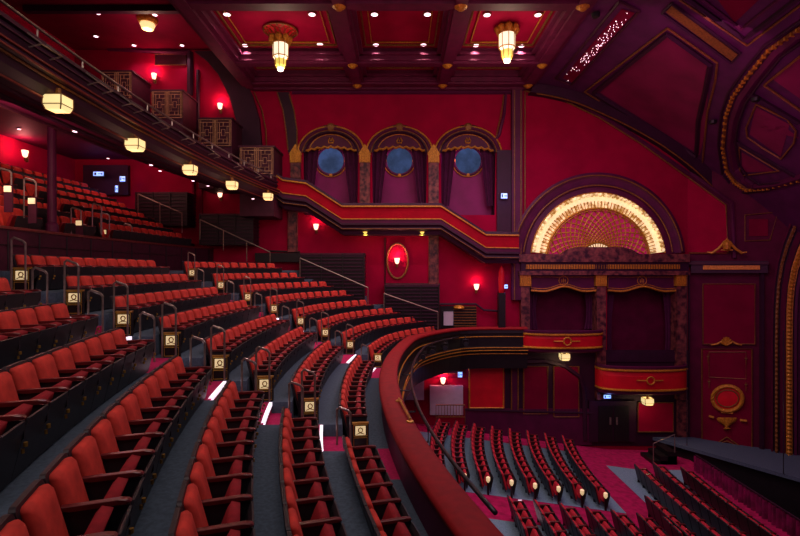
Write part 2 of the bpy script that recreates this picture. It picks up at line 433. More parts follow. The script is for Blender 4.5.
# rear circle
RX = [-10.1-.85*j for j in range(6)]; RF = [.80+.45*j for j in range(6)]
def dr(D): return .010*((D-16)**2-20)
RA = (16.2, 17.3)
for j in range(6):
    cnt = 0; D = 12.0
    while D < 22.4:
        D += .5
        if RA[0]-.1 < D < RA[1]+.2: continue
        x = RX[j]+dr(D); p = (x, D, EZ+RF[j])
        if not inframe((x, D, p[2]+.6), 6, 10) or (abs(D-14.2) < .4 and abs(x+9.88) < .7): continue
        cnt += 1
        spots.append((D+2+.01*j, p, -math.atan(.02*(D-16)), 1, 'red velvet tip-up seat, %s from left, %s row above rear parapet wall' % (ORD[cnt], ORD[j+1]), 'seats of the rear circle', False))
spots.sort(key=lambda s: s[0])
LIM = 300
rest = MB()
sm_mesh = mesh_simple(0)
for n_, (sz, p, rz, sc, lab, grp, first) in enumerate(spots):
    if n_ < LIM:
        if p[1] < 10.5: o = copy_tree(seatB if first else seatA)
        else: o = simpleA.copy(); COL.objects.link(o)
        o.location = p; o.rotation_euler = (0, 0, rz+random.uniform(-.012, .012)); o.scale = ((.9, sc, .83) if p[2] < EZ+.5 else (1, sc, 1))
        tag(o, lab, 'chair', grp)
    else:
        R = Matrix.Rotation(rz, 3, 'Z'); off = len(rest.v)
        zs = .83 if p[2] < EZ+.5 else 1.0; rest.v += [R @ Vector((v.x*.95, v.y, v.z*zs))+Vector(p) for v in sm_mesh.v]
        for f, mi in zip(sm_mesh.f, sm_mesh.mi): rest.cur = mi; rest.face([off+q for q in f])
print('SEATS circle', len(spots))
if rest.v:
    o = rest.build('theatre_chairs', ['velvet', 'shell', 'arm', 'velvet_dark']); o['kind'] = 'stuff'
    tag(o, 'most distant red velvet seats at back of the dress circle', 'seats')
for r_ in (seatA, seatB):
    def kill(o):
        for c in KIDS.get(o.name, []): kill(c)
        bpy.data.objects.remove(o)
    kill(r_)
bpy.data.objects.remove(simpleA)

# row-end light panels and hand loops at the two circle aisles
def end_panel(loc, rz, lab):
    t = thing('aisle_end_panel', loc, lab, 'aisle light', 'lit row-end panels', rz)
    def ch(mb, nm, m, par=t):
        o = mb.build(nm, m); o.parent = par; return o
    mb = MB(); mb.box((-.15, -.03, 0), (.16, .03, .46)); ch(mb, 'side_panel', 'black')
    mb = MB(); mb.tube([(-.12, -.04, .22), (.13, -.04, .22), (.13, -.04, .43), (-.12, -.04, .43)], .012, 4, closed=True); 
    mb.tube([(-.12, -.04, .03), (.13, -.04, .03), (.13, -.04, .19), (-.12, -.04, .19)], .010, 4, closed=True); mb.box((-.15, -.04, .44), (.16, .03, .47)); ch(mb, 'brass_frame', 'brass')
    mb = MB(); mb.box((-.09, -.05, .24), (.10, -.03, .405)); g = ch(mb, 'lit_panel', 'panel_glow')
    mb = MB(); mb.tube([(.005+.04*math.cos(a), -.055, .335+.045*math.sin(a)) for a in [i*PI/4 for i in range(8)]], .012, 4, closed=True)
    mb.tube([(-.07, -.055, .26), (.0, -.055, .285), (.08, -.055, .26)], .010, 4); ch(mb, 'scroll_ornament', 'gold_dim', g)
    return t
def loop(loc, rz, h, wdt, lab, grp='brass hand loops beside the aisles'):
    t = tag(bpy.data.objects.new('hand_loop', None), lab, 'handrail', grp)
    COL.objects.link(t); t.location = loc; t.rotation_euler = (0, 0, rz)
    for sx in (-1, 1):
        mb = MB(); mb.tube([(sx*wdt/2, 0, 0), (sx*wdt/2, 0, h-.03+(.05 if sx < 0 else -.03))], .019, 6); o = mb.build('post', 'rail_metal'); o.parent = t
    mb = MB(); mb.tube([(-wdt/2, 0, h+.0), (-wdt/2+.04, 0, h+.045), (wdt/2-.04, 0, h-.02), (wdt/2, 0, h-.07)], .022, 6); o = mb.build('top_bar', 'rail_metal'); o.parent = t
for ai, D in enumerate((9.40, 17.15)):
    for k in range(8):
        an = -math.atan(slope(D)); nm = ORD[k+1]; wh = ('near', 'far')[ai]
        x = LX[k]+dx(D)
        end_panel((x, D, EZ-FD[k]), an, 'small lit brass panel at %s-aisle end of %s row behind the rail' % (wh, nm))
        if k >= 1:
            loop((x-.02, D-.07, EZ-FD[k]), an, .98, .24, 'slim brass hand loop above the lit panel, %s row, %s aisle' % (nm, wh))
            D2 = D-.5 if ai == 0 else D-.7
            loop((LX[k]+.62+dx(D2), D2, EZ-FD[k-1]-(0 if k < 8 else 0)), an, .84, .24, 'slim brass hand loop standing in the %s aisle, %s step from rail' % (wh, nm))

# ------------------------------------------------------------------ rear parapet, rear tiers
mb = MB()
def px_(D): return -9.35+dr(D)
Dl = Ds(8, 23.9, .5)
mb.loft([[(px_(D), D, EZ-.15), (px_(D), D, EZ+.98), (px_(D)-.16, D, EZ+.98), (px_(D)-.16, D, EZ-.15)] for D in Dl]); 
struct(mb.build('wall_parapet', 'maroon'))
mb = MB(); mb.loft([[(px_(D)+.03, D, EZ+.98), (px_(D)+.03, D, EZ+1.05), (px_(D)-.2, D, EZ+1.05), (px_(D)-.2, D, EZ+.98)] for D in Dl]); struct(mb.build('trim_parapet_cap', 'arm'))
mb = MB(); 
for D in Ds(8.5, 23.5, 1.15): mb.tube([(px_(D)+.01, D, EZ-.1), (px_(D)+.01, D, EZ+.95)], .02, 4)
mb.tube([(px_(D)+.01, D, EZ+.6) for D in Dl], .012, 4)
struct(mb.build('trim_parapet_battens', 'black'))
mb = MB()
for j in range(7):
    z = EZ+(RF[j] if j < 6 else 3.4); fr = (-9.45 if j == 0 else RX[j-1]-.15); bk = (RX[j]-.17 if j < 6 else -16)
    mb.m(0).sheet([[(fr+dr(D), D, z), (bk+dr(D), D, z)] for D in Dl]); mb.m(1).sheet([[(fr+dr(D), D, z), (fr+dr(D), D, z-.5)] for D in Dl])
struct(mb.build('floor', ['carpet_pink', 'black']))
# rear aisle lights
for i, (pxx, pyy) in enumerate(((8, 189), (32, 201), (79, 223), (104, 232))):
    j = (1, 0, 0, 0)[i]; zz = EZ+RF[j]+.35; D = (270-pyy)and (zz-EZ)*F/(270-pyy)
    D = {0: 11.9, 1: 12.4, 2: 15.0, 3: 17.4}[i]; q = P(pxx, pyy, D)
    t = thing('aisle_light', (q.x, q.y, q.z-.25), 'small square white aisle light among rear circle seats, %s from left' % ORD[i+1], 'aisle light', 'rear circle aisle lights')
    mb = MB(); mb.box((q.x-.08, q.y-.03, q.z-.07), (q.x+.08, q.y, q.z+.07)); mb.build('lens', 'panel_glow', t)
    mb = MB(); mb.box((q.x-.10, q.y, q.z-.55), (q.x+.10, q.y+.04, q.z+.10)); mb.build('housing', 'maroon', t)
for i, (pxx, pyy, D) in enumerate(((5, 170, 12), (30, 180, 12.5), (76, 209, 15.1), (105, 214, 17.3), (128, 225, 19.0), (97, 205, 16.2))):
    q = P(pxx, pyy, D); loop((q.x, q.y, q.z-.95), 0, .95, .3, 'thin hand loop in rear circle seating, %s of six' % ORD[i+1], 'hand loops in the rear circle')
# column
q = P(52, 216, 14.2)
col = thing('column', (q.x, 14.2, EZ+1.2), 'slim dark purple iron column rising from rear circle to the soffit', 'column')
mb = MB(); mb.lathe((q.x, 14.2, EZ+.8), [(.17, 0), (.17, .45), (.15, .5), (.115, .55), (.11, 4.5), (.13, 4.5)], 16); mb.build('shaft', 'purple', col, smooth=False)
mb = MB(); mb.lathe((q.x, 14.2, EZ+4.9), [(.13, .0), (.17, .1), (.18, .4)], 16); mb.build('capital', 'purple_dark', col)

# ------------------------------------------------------------------ upper circle: front, soffit
def xu(D): return -6.42+.008*(D-12.5)**2
UD = Ds(2, 22.7, .5)
up = thing('upper_circle_front', (-6.4, 12, EZ+3.6), 'long dark curved front of the upper circle with copper mouldings, upper left', 'balcony front')
def usweep(prof, nm, m, smooth=False):
    mb = MB(); mb.loft([[(xu(D)+o, D, EZ+z) for (o, z) in prof] for D in UD]); return mb.build(nm, m, up, smooth)
usweep([(-.12, 3.95), (.0, 3.95), (.03, 3.8), (-.02, 3.7), (.10, 3.62), (.12, 3.52), (.0, 3.45), (-.05, 3.3), (-.22, 3.16), (-.35, 3.12), (-.35, 3.95)], 'fascia', 'purple_dark')
usweep([(-.14, 3.95), (.06, 3.95), (.06, 4.02), (-.14, 4.02)], 'capping', 'maroon')
for o_, z_, m_ in ((.13, 3.60, 'copper'), (.12, 3.50, 'copper'), (.02, 3.44, 'gold_dim'), (.04, 3.83, 'maroon'), (-.2, 3.16, 'copper')):
    mb = MB(); mb.tube([(xu(D)+o_, D, EZ+z_) for D in UD], .025, 5); mb.build('moulding', m_, up)
mb = MB(); mb.tube([(xu(D)+.02, D, EZ+4.2) for D in UD], .03, 6); mb.build('top_rail', 'rail_metal', up)
for D in Ds(6, 22, 1.3):
    mb = MB(); mb.tube([(xu(D)+.02, D, EZ+3.98), (xu(D)+.02, D, EZ+4.2)], .018, 5); mb.build('rail_post', 'rail_metal', up)
# lantern cradles hanging outside
for i, D in enumerate((8.6, 10.3, 11.6, 13.0, 14.6, 16.4, 18.4, 20.4)):
    x = xu(D)+.2
    mb = MB(); mb.tube([(x-.18, D-.25, EZ+4.0), (x+.12, D-.25, EZ+3.78), (x+.12, D+.25, EZ+3.78), (x-.18, D+.25, EZ+4.0)], .016, 5)
    mb.tube([(x+.12, D-.25, EZ+3.78), (x-.1, D-.25, EZ+3.72)], .014, 5); mb.tube([(x+.12, D+.25, EZ+3.78), (x-.1, D+.25, EZ+3.72)], .014, 5)
    tag(mb.build('lantern_cradle', 'rail_metal', loc=(x, D, EZ+3.9)), 'thin metal bracket hooked over the upper circle front, %s from left' % ORD[i+1], 'bracket', 'brackets on the upper circle front')
def hs(x): return 3.16+(-6.7-x)*.26 if x > -9.3 else 5.3
mb = MB(); mb.sheet([[(x+(xu(D)+6.42)*(1 if x > -9.4 else .3), D, EZ+hs(x)) for x in (-6.7, -7.6, -8.6, -9.299, -9.301, -12, -16)] for D in Ds(2, 23.95, .8)])
struct(mb.build('ceiling', 'wine'))
for x_, r_, m_ in ((-7.1, .05, 'purple_dark'), (-7.9, .07, 'purple_dark'), (-8.05, .025, 'gold_dim'), (-9.0, .06, 'maroon'), (-9.2, .035, 'gold_dim')):
    mb = MB(); mb.tube([(x_+(xu(D)+6.42), D, EZ+hs(x_)-.02) for D in UD], r_, 6); struct(mb.build('trim_soffit', m_))
# upper circle floor mass above (seen edge-on only)
mb = MB(); mb.sheet([[(x+(xu(D)+6.42), D, EZ+z) for (x, z) in ((-6.8, 3.6), (-8, 4.1), (-9.2, 5.4), (-10, 5.6), (-16, 8.6))] for D in Ds(2, 23.9, 1)]); struct(mb.build('floor', 'purple_dark'))

# lanterns under the soffit
def lantern(loc, lab, s=1.0, grp='square lanterns under the upper circle'):
    t = thing('soffit_lantern', loc, lab, 'lantern', grp)
    x, y, z = loc; a = .17*s
    mb = MB(); mb.prism([(x-a*.75, y-a*.75), (x+a*.75, y-a*.75), (x+a*.75, y+a*.75), (x-a*.75, y+a*.75)], 'z', z+.0, z+.01)
    mb.loft([[(x+sx*a, y+sy*a, z+.26*s) for sx, sy in ((-1, -1), (1, -1), (1, 1), (-1, 1))], [(x+sx*a, y+sy*a, z+.09*s) for sx, sy in ((-1, -1), (1, -1), (1, 1), (-1, 1))], [(x+sx*a*.8, y+sy*a*.8, z) for sx, sy in ((-1, -1), (1, -1), (1, 1), (-1, 1))]])
    mb.build('glass', 'warm_glow', t)
    mb = MB()
    for sx, sy in ((-1, -1), (1, -1), (1, 1), (-1, 1)): mb.tube([(x+sx*a, y+sy*a, z+.28*s), (x+sx*a*1.02, y+sy*a*1.02, z+.09*s), (x+sx*a*.82, y+sy*a*.82, z-.005)], .012*s, 4)
    mb.tube([(x+sx*a*1.02, y+sy*a*1.02, z+.09*s) for sx, sy in ((-1, -1), (1, -1), (1, 1), (-1, 1))], .01*s, 4, closed=True)
    mb.tube([(x+sx*a*1.02, y+sy*a*1.02, z+.27*s) for sx, sy in ((-1, -1), (1, -1), (1, 1), (-1, 1))], .014*s, 4, closed=True)
    mb.build('brass_cage', 'gold_dim', t)
    mb = MB(); mb.tube([(x, y, z+.2*s), (x, y, z+.42*s)], .05*s, 8); mb.build('stem', 'gold_dim', t)
for i, (a, b, D) in enumerate(((58, 109, 9.3), (135, 149, 12.3), (190, 173, 15.3), (232, 188, 18.0), (268, 199, 20.6))):
    q = P(a, b, D); lantern((q.x, q.y, q.z-.04), 'glowing glass lantern under the upper circle edge, %s from left' % ORD[i+1])
    lamp('POINT', (q.x, q.y, q.z-.25), 7, (255, 180, 165), .15)
for i, (a, b, D) in enumerate(((19, 128, 12), (75, 130, 13.5), (108, 158, 17.5), (141, 164, 19), (151, 164, 17.5), (160, 170, 20), (193, 180, 21), (208, 185, 21.5), (253, 198, 21), (181, 180, 21))):
    D = 6.0
    while D < 23.6 and (270-b)*D/F < hs((a-HX)*D/F): D += .05
    q = P(a, b, min(D, 23.6)); x = q.x; q.z = EZ+hs(x)-.03
    mb = MB(); mb.lathe(q, [(.055, -.015), (.055, 0)], 10); mb.m(1).lathe(q, [(.09, 0), (.09, .02)], 10)
    tag(mb.build('recessed_spotlight', ['dot_glow', 'gold_dim'], loc=q), 'tiny recessed spotlight in dark soffit over the rear circle, %s of ten' % ORD[i+1], 'ceiling light', 'spotlights in the soffit')

# ------------------------------------------------------------------ far side wall with openings
def holes_wall(outer, holes, Y, nm, m):
    polys = [[Vector((x, z, 0)) for x, z in outer]]+[[Vector((x, z, 0)) for x, z in h] for h in holes]
    flat = [v for p in polys for v in p]
    tris = tessellate_polygon(polys)
    mb = MB(); mb.add([(v.x, Y, v.y) for v in flat], tris)
    return mb
def W(px, py): return ((px-HX)*WALL/F, EZ+(HY-py)*WALL/F)
niches = []
for cx in (331, 399.5, 468):
    pts = [W(cx-26.5, 215)]+[W(cx+26.5, 215)]+[W(cx+x, 152-y) for x, y in arc(0, 0, 27.5, 0, 180, 14)]
    niches.append(pts)
boxh = [[W(530, 332), W(596, 332), W(596, 275), W(530, 275)], [W(607, 368), W(677, 368), W(677, 275), W(607, 275)]]
outer = [(-16, -1), (17.5, -1), (17.5, EZ+9.3), (-7.1, EZ+9.3), (-7.1, EZ+10.6), (-16, EZ+10.6)]
mb = holes_wall(outer, niches+boxh, WALL, 'wall', 'crimson')
# niche returns
for h in niches+boxh:
    n = len(h)
    for i in range(n):
        a = h[i]; b = h[(i+1) % n]; o = len(mb.v); mb.m(1)
        mb.add([(a[0], WALL, a[1]), (b[0], WALL, b[1]), (b[0], WALL+.9, b[1]), (a[0], WALL+.9, a[1])], [(0, 1, 2, 3)])
wall = struct(mb.build('wall_side', ['crimson', 'purple_dark']), 'crimson plaster side wall of the auditorium')
for i, h in enumerate(niches):
    mb = MB(); x0 = min(p[0] for p in h)-.1; x1 = max(p[0] for p in h)+.1; z0 = min(p[1] for p in h)-.1; z1 = max(p[1] for p in h)+.1
    mb.box((x0, WALL+.85, z0), (x1, WALL+.95, z1)); struct(mb.build('wall_niche', 'niche'))
for h in boxh:
    mb = MB(); x0 = min(p[0] for p in h)-.1; x1 = max(p[0] for p in h)+.1; z0 = min(p[1] for p in h)-.1; z1 = max(p[1] for p in h)+.1
    mb.box((x0, WALL+.85, z0), (x1, WALL+.95, z1)); struct(mb.build('wall_box_back', 'wine'))

YB = WALL-.02
def ln(pts, r, m, nm='trim_1', D=WALL-.03, closed=False, n=5):
    mb = MB(); mb.tube([P(a, b, D) for a, b in pts], r, n, closed=closed); return struct(mb.build(nm, m))
def slab(x0, y0, x1, y1, m, nm='trim_2', D0=WALL-.06, D1=WALL, st=True):
    mb = MB(); a = P(x0, y0, D0); b = P(x1, y1, D0); mb.box((a.x, D0, a.z), (b.x, D1, b.z)); o = mb.build(nm, m)
    return struct(o) if st else o
trim_i = [2]
def T():
    trim_i[0] += 1; return 'trim_%d' % trim_i[0]

# archivolts, pilasters, pelmets, portholes, curtains
for i, cx in enumerate((331, 399.5, 468)):
    for r_, rad, m_ in ((33.5, .05, 'gold'), (31, .09, 'purple'), (28.5, .05, 'gold_dim'), (27.2, .06, 'purple_dark')):
        mb = MB(); mb.tube([P(cx+x, 154-y*(.82 if r_ > 0 else 1), WALL-.05) for x, y in arc(0, 0, r_, 4, 176, 20)], rad, 6); struct(mb.build(T(), m_))
    mb = MB(); q = P(cx, 128, WALL); mb.lathe((q.x, WALL-.14, q.z), [(.001, 0), (.14, .0), (.22, .06), (.22, .14)], 12, 'y'); mb.box((q.x-.3, WALL-.1, q.z-.08), (q.x+.3, WALL, q.z+.08))
    struct(mb.build(T(), 'gold_dim'))
    pos = ('left', 'middle', 'right')[i]
    # pelmet: lunette with scalloped fringe
    pel = thing('pelmet', P(cx, 145, WALL-.1), 'dark purple scalloped pelmet with gold fringe over the %s porthole' % pos, 'pelmet', 'pelmets over the portholes')
    top = [(cx+x, 152-y*.80) for x, y in arc(0, 0, 27, 8, 172, 16)]
    botc = [(cx-26.5+53*t/16, 150.5-3.5*math.sin(PI*t/16)+(1.0 if t % 2 else -.6)) for t in range(17)]
    mb = MB(); g = [[P(a, b, WALL+.12) for a, b in reversed(top)], [P(a, b, WALL+.12) for a, b in botc]]; mb.sheet(g); mb.build('valance', 'purple', pel)
    mb = MB(); mb.tube([P(a, b, WALL+.10) for a, b in botc], .06, 5); mb.build('fringe', 'gold', pel)
    mb = MB(); mb.tube([P(a, b, WALL+.10) for a, b in [(cx+x, 152-y*.80) for x, y in arc(0, 0, 22, 15, 165, 12)]], .025, 5)
    mb.tube([P(cx-2.6, 141, WALL+.08), P(cx-1.3, 138, WALL+.08), P(cx, 141, WALL+.08), P(cx+1.3, 138, WALL+.08), P(cx+2.6, 141, WALL+.08), P(cx+2.2, 143, WALL+.08), P(cx-2.2, 143, WALL+.08)], .04, 4, closed=True); mb.build('crown_emblem', 'gold', pel)
    for s_, sd in ((-1, 'left'), (1, 'right')):
        mb = MB(); g = []
        for r in range(9):
            t = r/8; row = []
            for c in range(13):
                u = c/12; wid = 13.5-6.5*math.sin(min(1, t*1.1)*PI/2)*(1) if True else 0
                wid = 15-7.5*t
                xx = cx+s_*(26.5-wid*u*1.0); yy = 146+60*t
                q = P(xx, yy, WALL+.35+.07*math.sin(u*PI*5)); row.append(q)
            g.append(row)
        mb.sheet(g); o = mb.build('curtain', 'curtain', smooth=True, loc=P(cx+s_*20, 170, WALL+.3)); tag(o, 'dark purple drape at %s side of the %s porthole niche' % (sd, pos), 'curtain', 'drapes in the porthole niches')
    # porthole
    q = P(cx, 161, WALL+.85)
    win = MB(); win.lathe((q.x, WALL+.83, q.z), [(.001, 0), (.64, 0)], 28, 'y'); 
    fr = MB(); fr.tube([(q.x+.70*math.cos(a), WALL+.80, q.z+.70*math.sin(a)) for a in [j*2*PI/28 for j in range(28)]], .07, 6, closed=True)
    fr.m(1).tube([(q.x+.79*math.cos(a), WALL+.80, q.z+.79*math.sin(a)) for a in [j*2*PI/28 for j in range(28)]], .03, 6, closed=True)
    for a in range(4): fr.m(1).lathe((q.x+.72*math.cos(a*PI/2), WALL+.72, q.z+.72*math.sin(a*PI/2)), [(.001, 0), (.09, .02), (.09, .1)], 8, 'y')
    f_ = struct(fr.build('window_%d' % (i+1), ['purple', 'gold']), 'round porthole with a cloudy blue painted sky')
    win.build('pane', 'picture', f_)
    lamp('POINT', (q.x-.75, WALL+.45, q.z+.1), 20, (255, 140, 220), .05); lamp('POINT', (q.x+.75, WALL+.45, q.z+.1), 9, (255, 170, 220), .05)
for i, pxx in enumerate((296, 365, 433.5)):
    t = thing('pilaster', P(pxx, 200, WALL-.1), 'mottled marble pilaster with gold capital between porthole niches, %s from left' % ORD[i+1], 'pilaster', 'pilasters of the porthole arcade')
    a = P(pxx-5, 210, WALL); b = P(pxx+5, 163, WALL)
    mb = MB(); mb.box((a.x, WALL-.14, a.z), (b.x, WALL+.02, b.z)); mb.build('shaft', 'marble', t)
    a = P(pxx-5.5, 163, WALL); b = P(pxx+5.5, 155, WALL)
    mb = MB(); mb.box((a.x, WALL-.17, a.z), (b.x, WALL+.02, b.z)); 
    for k in range(5): mb.bbox((a.x+(b.x-a.x)*(k+.5)/5, WALL-.19, (a.z+b.z)/2), (.05, .06, .32))
    c = P(pxx, 153, WALL); mb.prism([(a.x-.05, b.z), (b.x+.05, b.z), (b.x-.1, b.z+.25), (c.x, b.z+.5), (a.x+.1, b.z+.25)], 'y', WALL-.15, WALL)
    mb.build('capital', 'gold', t)
for i, (pxx, y0, y1) in enumerate(((293, 252, 210), (433.5, 284, 233))):
    a = P(pxx-5, y0, WALL); b = P(pxx+5, y1, WALL); mb = MB(); mb.box((a.x, WALL-.1, a.z), (b.x, WALL+.02, b.z)); mb.tube([(a.x+.03, WALL-.11, a.z), (a.x+.03, WALL-.11, b.z)], .02, 4); mb.tube([(b.x-.03, WALL-.11, a.z), (b.x-.03, WALL-.11, b.z)], .02, 4)
    tag(mb.build('pilaster', 'marble', loc=(a.x, WALL, a.z)), 'marble pilaster below the red slip balcony, %s one' % ('left', 'right')[i], 'pilaster', 'pilasters below the slip balcony')

# slip balcony (red fascia) along the wall
slip = thing('slip_balcony', P(390, 215, 23), 'stepped scarlet slip balcony with gold lines along far wall under portholes', 'balcony')
YS = 22.9
path = [P(272, 173, YS), P(283, 181, YS), P(306, 184, YS), P(342, 207, YS), P(441, 207, YS), P(486, 235.5, YS), P(519, 236, YS)]
def ssweep(prof, nm, m):
    mb = MB(); mb.loft([[(p.x, YS+o, p.z+z) for (o, z) in prof] for p in path]); n = len(prof); mb.face(list(range(n))); mb.face(range(len(mb.v)-n, len(mb.v))); return mb.build(nm, m, slip)
ssweep([(0, 0), (0, -.54), (.1, -.54), (.1, 0)], 'red_fascia', 'slip_red')
ssweep([(-.02, -.54), (0, -.74), (.1, -.74), (.1, -.54)], 'lower_band', 'purple')
ssweep([(-.04, .05), (.1, .2), (.13, .2), (.13, .0), (-.06, 0)], 'parapet', 'purple_dark')
ssweep([(-.05, -.74), (-.05, -.82), (.06, -.9), (.02, -1.0), (.2, -1.1), (.25, -1.25), (1.1, -1.25), (1.1, -.74)], 'cornice', 'purple_dark')
ssweep([(-.07, .0), (-.07, .06), (.02, .06), (.02, .0)], 'gold_line', 'gold')
ssweep([(-.05, -.53), (-.05, -.57), (.02, -.57), (.02, -.53)], 'gold_line', 'gold')
ssweep([(.0, -.98), (.0, -1.01), (.1, -1.01), (.1, -.98)], 'gold_line', 'gold_dim')
ssweep([(.1, -.2), (.1, -.25), (1.1, -.25), (1.1, -.2)], 'floor_slab', 'purple_dark')
for i, (a, b) in enumerate(((365.5, 232), (422, 232))):
    q = P(a, b, 23.3)
    t = thing('bulkhead_lamp', q, 'yellow-green glowing round lamp under the slip balcony, %s one' % ('left', 'right')[i], 'lamp', 'lamps under the slip balcony')
    mb = MB(); mb.lathe(q, [(.02, -.16), (.15, -.13), (.22, -.02), (.2, .02)], 14); mb.build('glass', 'yellow_glow', t, smooth=True)
    mb = MB(); mb.lathe(q, [(.24, .0), (.25, .06), (.1, .1)], 14); mb.build('brass_ring', 'gold', t)
    lamp('POINT', (q.x, q.y, q.z-.3), 9, (255, 230, 140), .1)

# sconces
def sconce(a, b, D, lab, power=14, col_=(255, 120, 120), s=1.0, grp='glowing wall sconces'):
    q = P(a, b, D-.14)
    t = thing('wall_sconce', q, lab, 'wall lamp', grp)
    mb = MB(); mb.lathe(q, [(.04*s, -.14*s), (.09*s, -.08*s), (.12*s, .06*s), (.13*s, .14*s)], 6); mb.build('glass_shade', 'sconce_glow', t)
    mb = MB(); mb.lathe((q.x, q.y, q.z), [(.015, -.30*s), (.04, -.22*s), (.05, -.14*s)], 8); mb.tube([(q.x, q.y, q.z-.2*s), (q.x, q.y+.14, q.z-.12*s)], .02, 5); mb.bbox((q.x, q.y+.125, q.z-.15*s), (.1, .03, .3)); mb.build('bracket', 'gold_dim', t)
    lamp('POINT', (q.x, q.y-.12, q.z+.28*s), power, col_, .08)
PINK = (255, 130, 130)
for a, b, D, lab, pw in ((397, 261, 24, 'glowing sconce inside the oval moulding on far wall', 30), (316, 227, 24, 'glowing sconce left of the slip balcony lamps', 16),
        (476.5, 287, 24, 'glowing sconce right of the oval, near the stair doorway', 18), (443, 381, 24, 'pink glowing sconce under the dress circle', 45),
        (154, 76.5, 24, 'glowing sconce high on pink wall behind the second fretwork screen', 40), (220, 106.5, 24, 'glowing sconce high on pink wall behind the third fretwork screen', 34),
        (25, 154, 20.2, 'glowing sconce at far left behind the iron column', 60), (220, 194.5, 23.9, 'glowing sconce above the upper louvred screen', 70)):
    sconce(a, b, D, lab, pw*1.5, PINK if b > 100 and a != 443 else (255, 110, 130))

# oval moulding round the sconce; wall panels
mb = MB(); mb.tube([P(397.5+10.5*math.cos(a), 261+17.5*math.sin(a), WALL-.04) for a in [j*2*PI/28 for j in range(28)]], .05, 6, closed=True); tag(mb.build('oval_moulding', 'gold_dim', loc=P(397, 261, WALL-.04)), 'bronze oval moulding framing a sconce on red wall', 'moulding')
ln([(385, 238), (385, 284)], .03, 'black', T()); ln([(385, 284), (440, 284)], .04, 'black', T())
ln([(292, 92.5), (512, 92.5)], .09, 'purple', T(), WALL-.06)
ln([(289, 94), (294, 110), (297, 130), (297, 150)], .03, 'gold_dim', T(), WALL-.16)
ln([(506, 93), (504, 115), (499, 135), (494, 141)], .08, 'purple', T()); ln([(504, 95), (501, 115), (496, 137)], .03, 'gold_dim', T(), WALL-.1)
slab(512, 88, 522.5, 300, 'purple', T(), WALL-.28)
ln([(514.5, 90), (514.5, 300)], .03, 'gold_dim', T(), WALL-.3); ln([(521, 90), (521, 255)], .03, 'gold_dim', T(), WALL-.3)
slab(497, 150, 512, 240, 'purple_dark', T(), WALL-.15)
# curved ribs at left of the arcade
def pslab(pts, m, D=WALL-.1):
    mb = MB(); mb.prism([(P(a, b, D).x, P(a, b, D).z) for a, b in pts], 'y', D, WALL); return struct(mb.build(T(), m))
pslab([(194, 51), (206, 60), (218, 74), (229, 96), (236, 120), (238, 150), (240, 190), (262, 190), (262, 150), (259, 118), (252, 95), (240, 70), (226, 51)], 'purple_dark', WALL-.22)
ln([(254, 92), (262, 110), (266, 130), (267, 160)], .03, 'gold_dim', T(), WALL-.1)
pslab([(277, 92), (289, 92), (294, 110), (297, 130), (297, 152), (288, 152), (286, 130), (283, 110)], 'purple_dark', WALL-.14)
ln([(277, 92), (283, 110), (286, 130), (288, 150)], .03, 'gold_dim', T(), WALL-.18)
ln([(190, 52), (190, 95)], .14, 'purple_dark', T(), WALL-.1); ln([(198, 70), (198, 130)], .08, 'purple_dark', T(), WALL-.1)
slab(155, 54, 186, 65, 'maroon', T()); ln([(155, 54), (186, 54), (186, 65), (155, 65)], .025, 'gold_dim', T(), WALL-.08, True)
ln([(108, 48.5), (190, 52.5)], .12, 'purple', T(), WALL-.1)
# pilasters in rear circle side wall
for a in (192, 199.5):
    slab(a, 180, a+2, 216, 'crimson_deep', T(), WALL-.2)
# lower circle level dado strips
ln([(268, 251), (300, 252)], .05, 'black', T()); slab(255, 253, 300, 262, 'black', T(), WALL-.3)

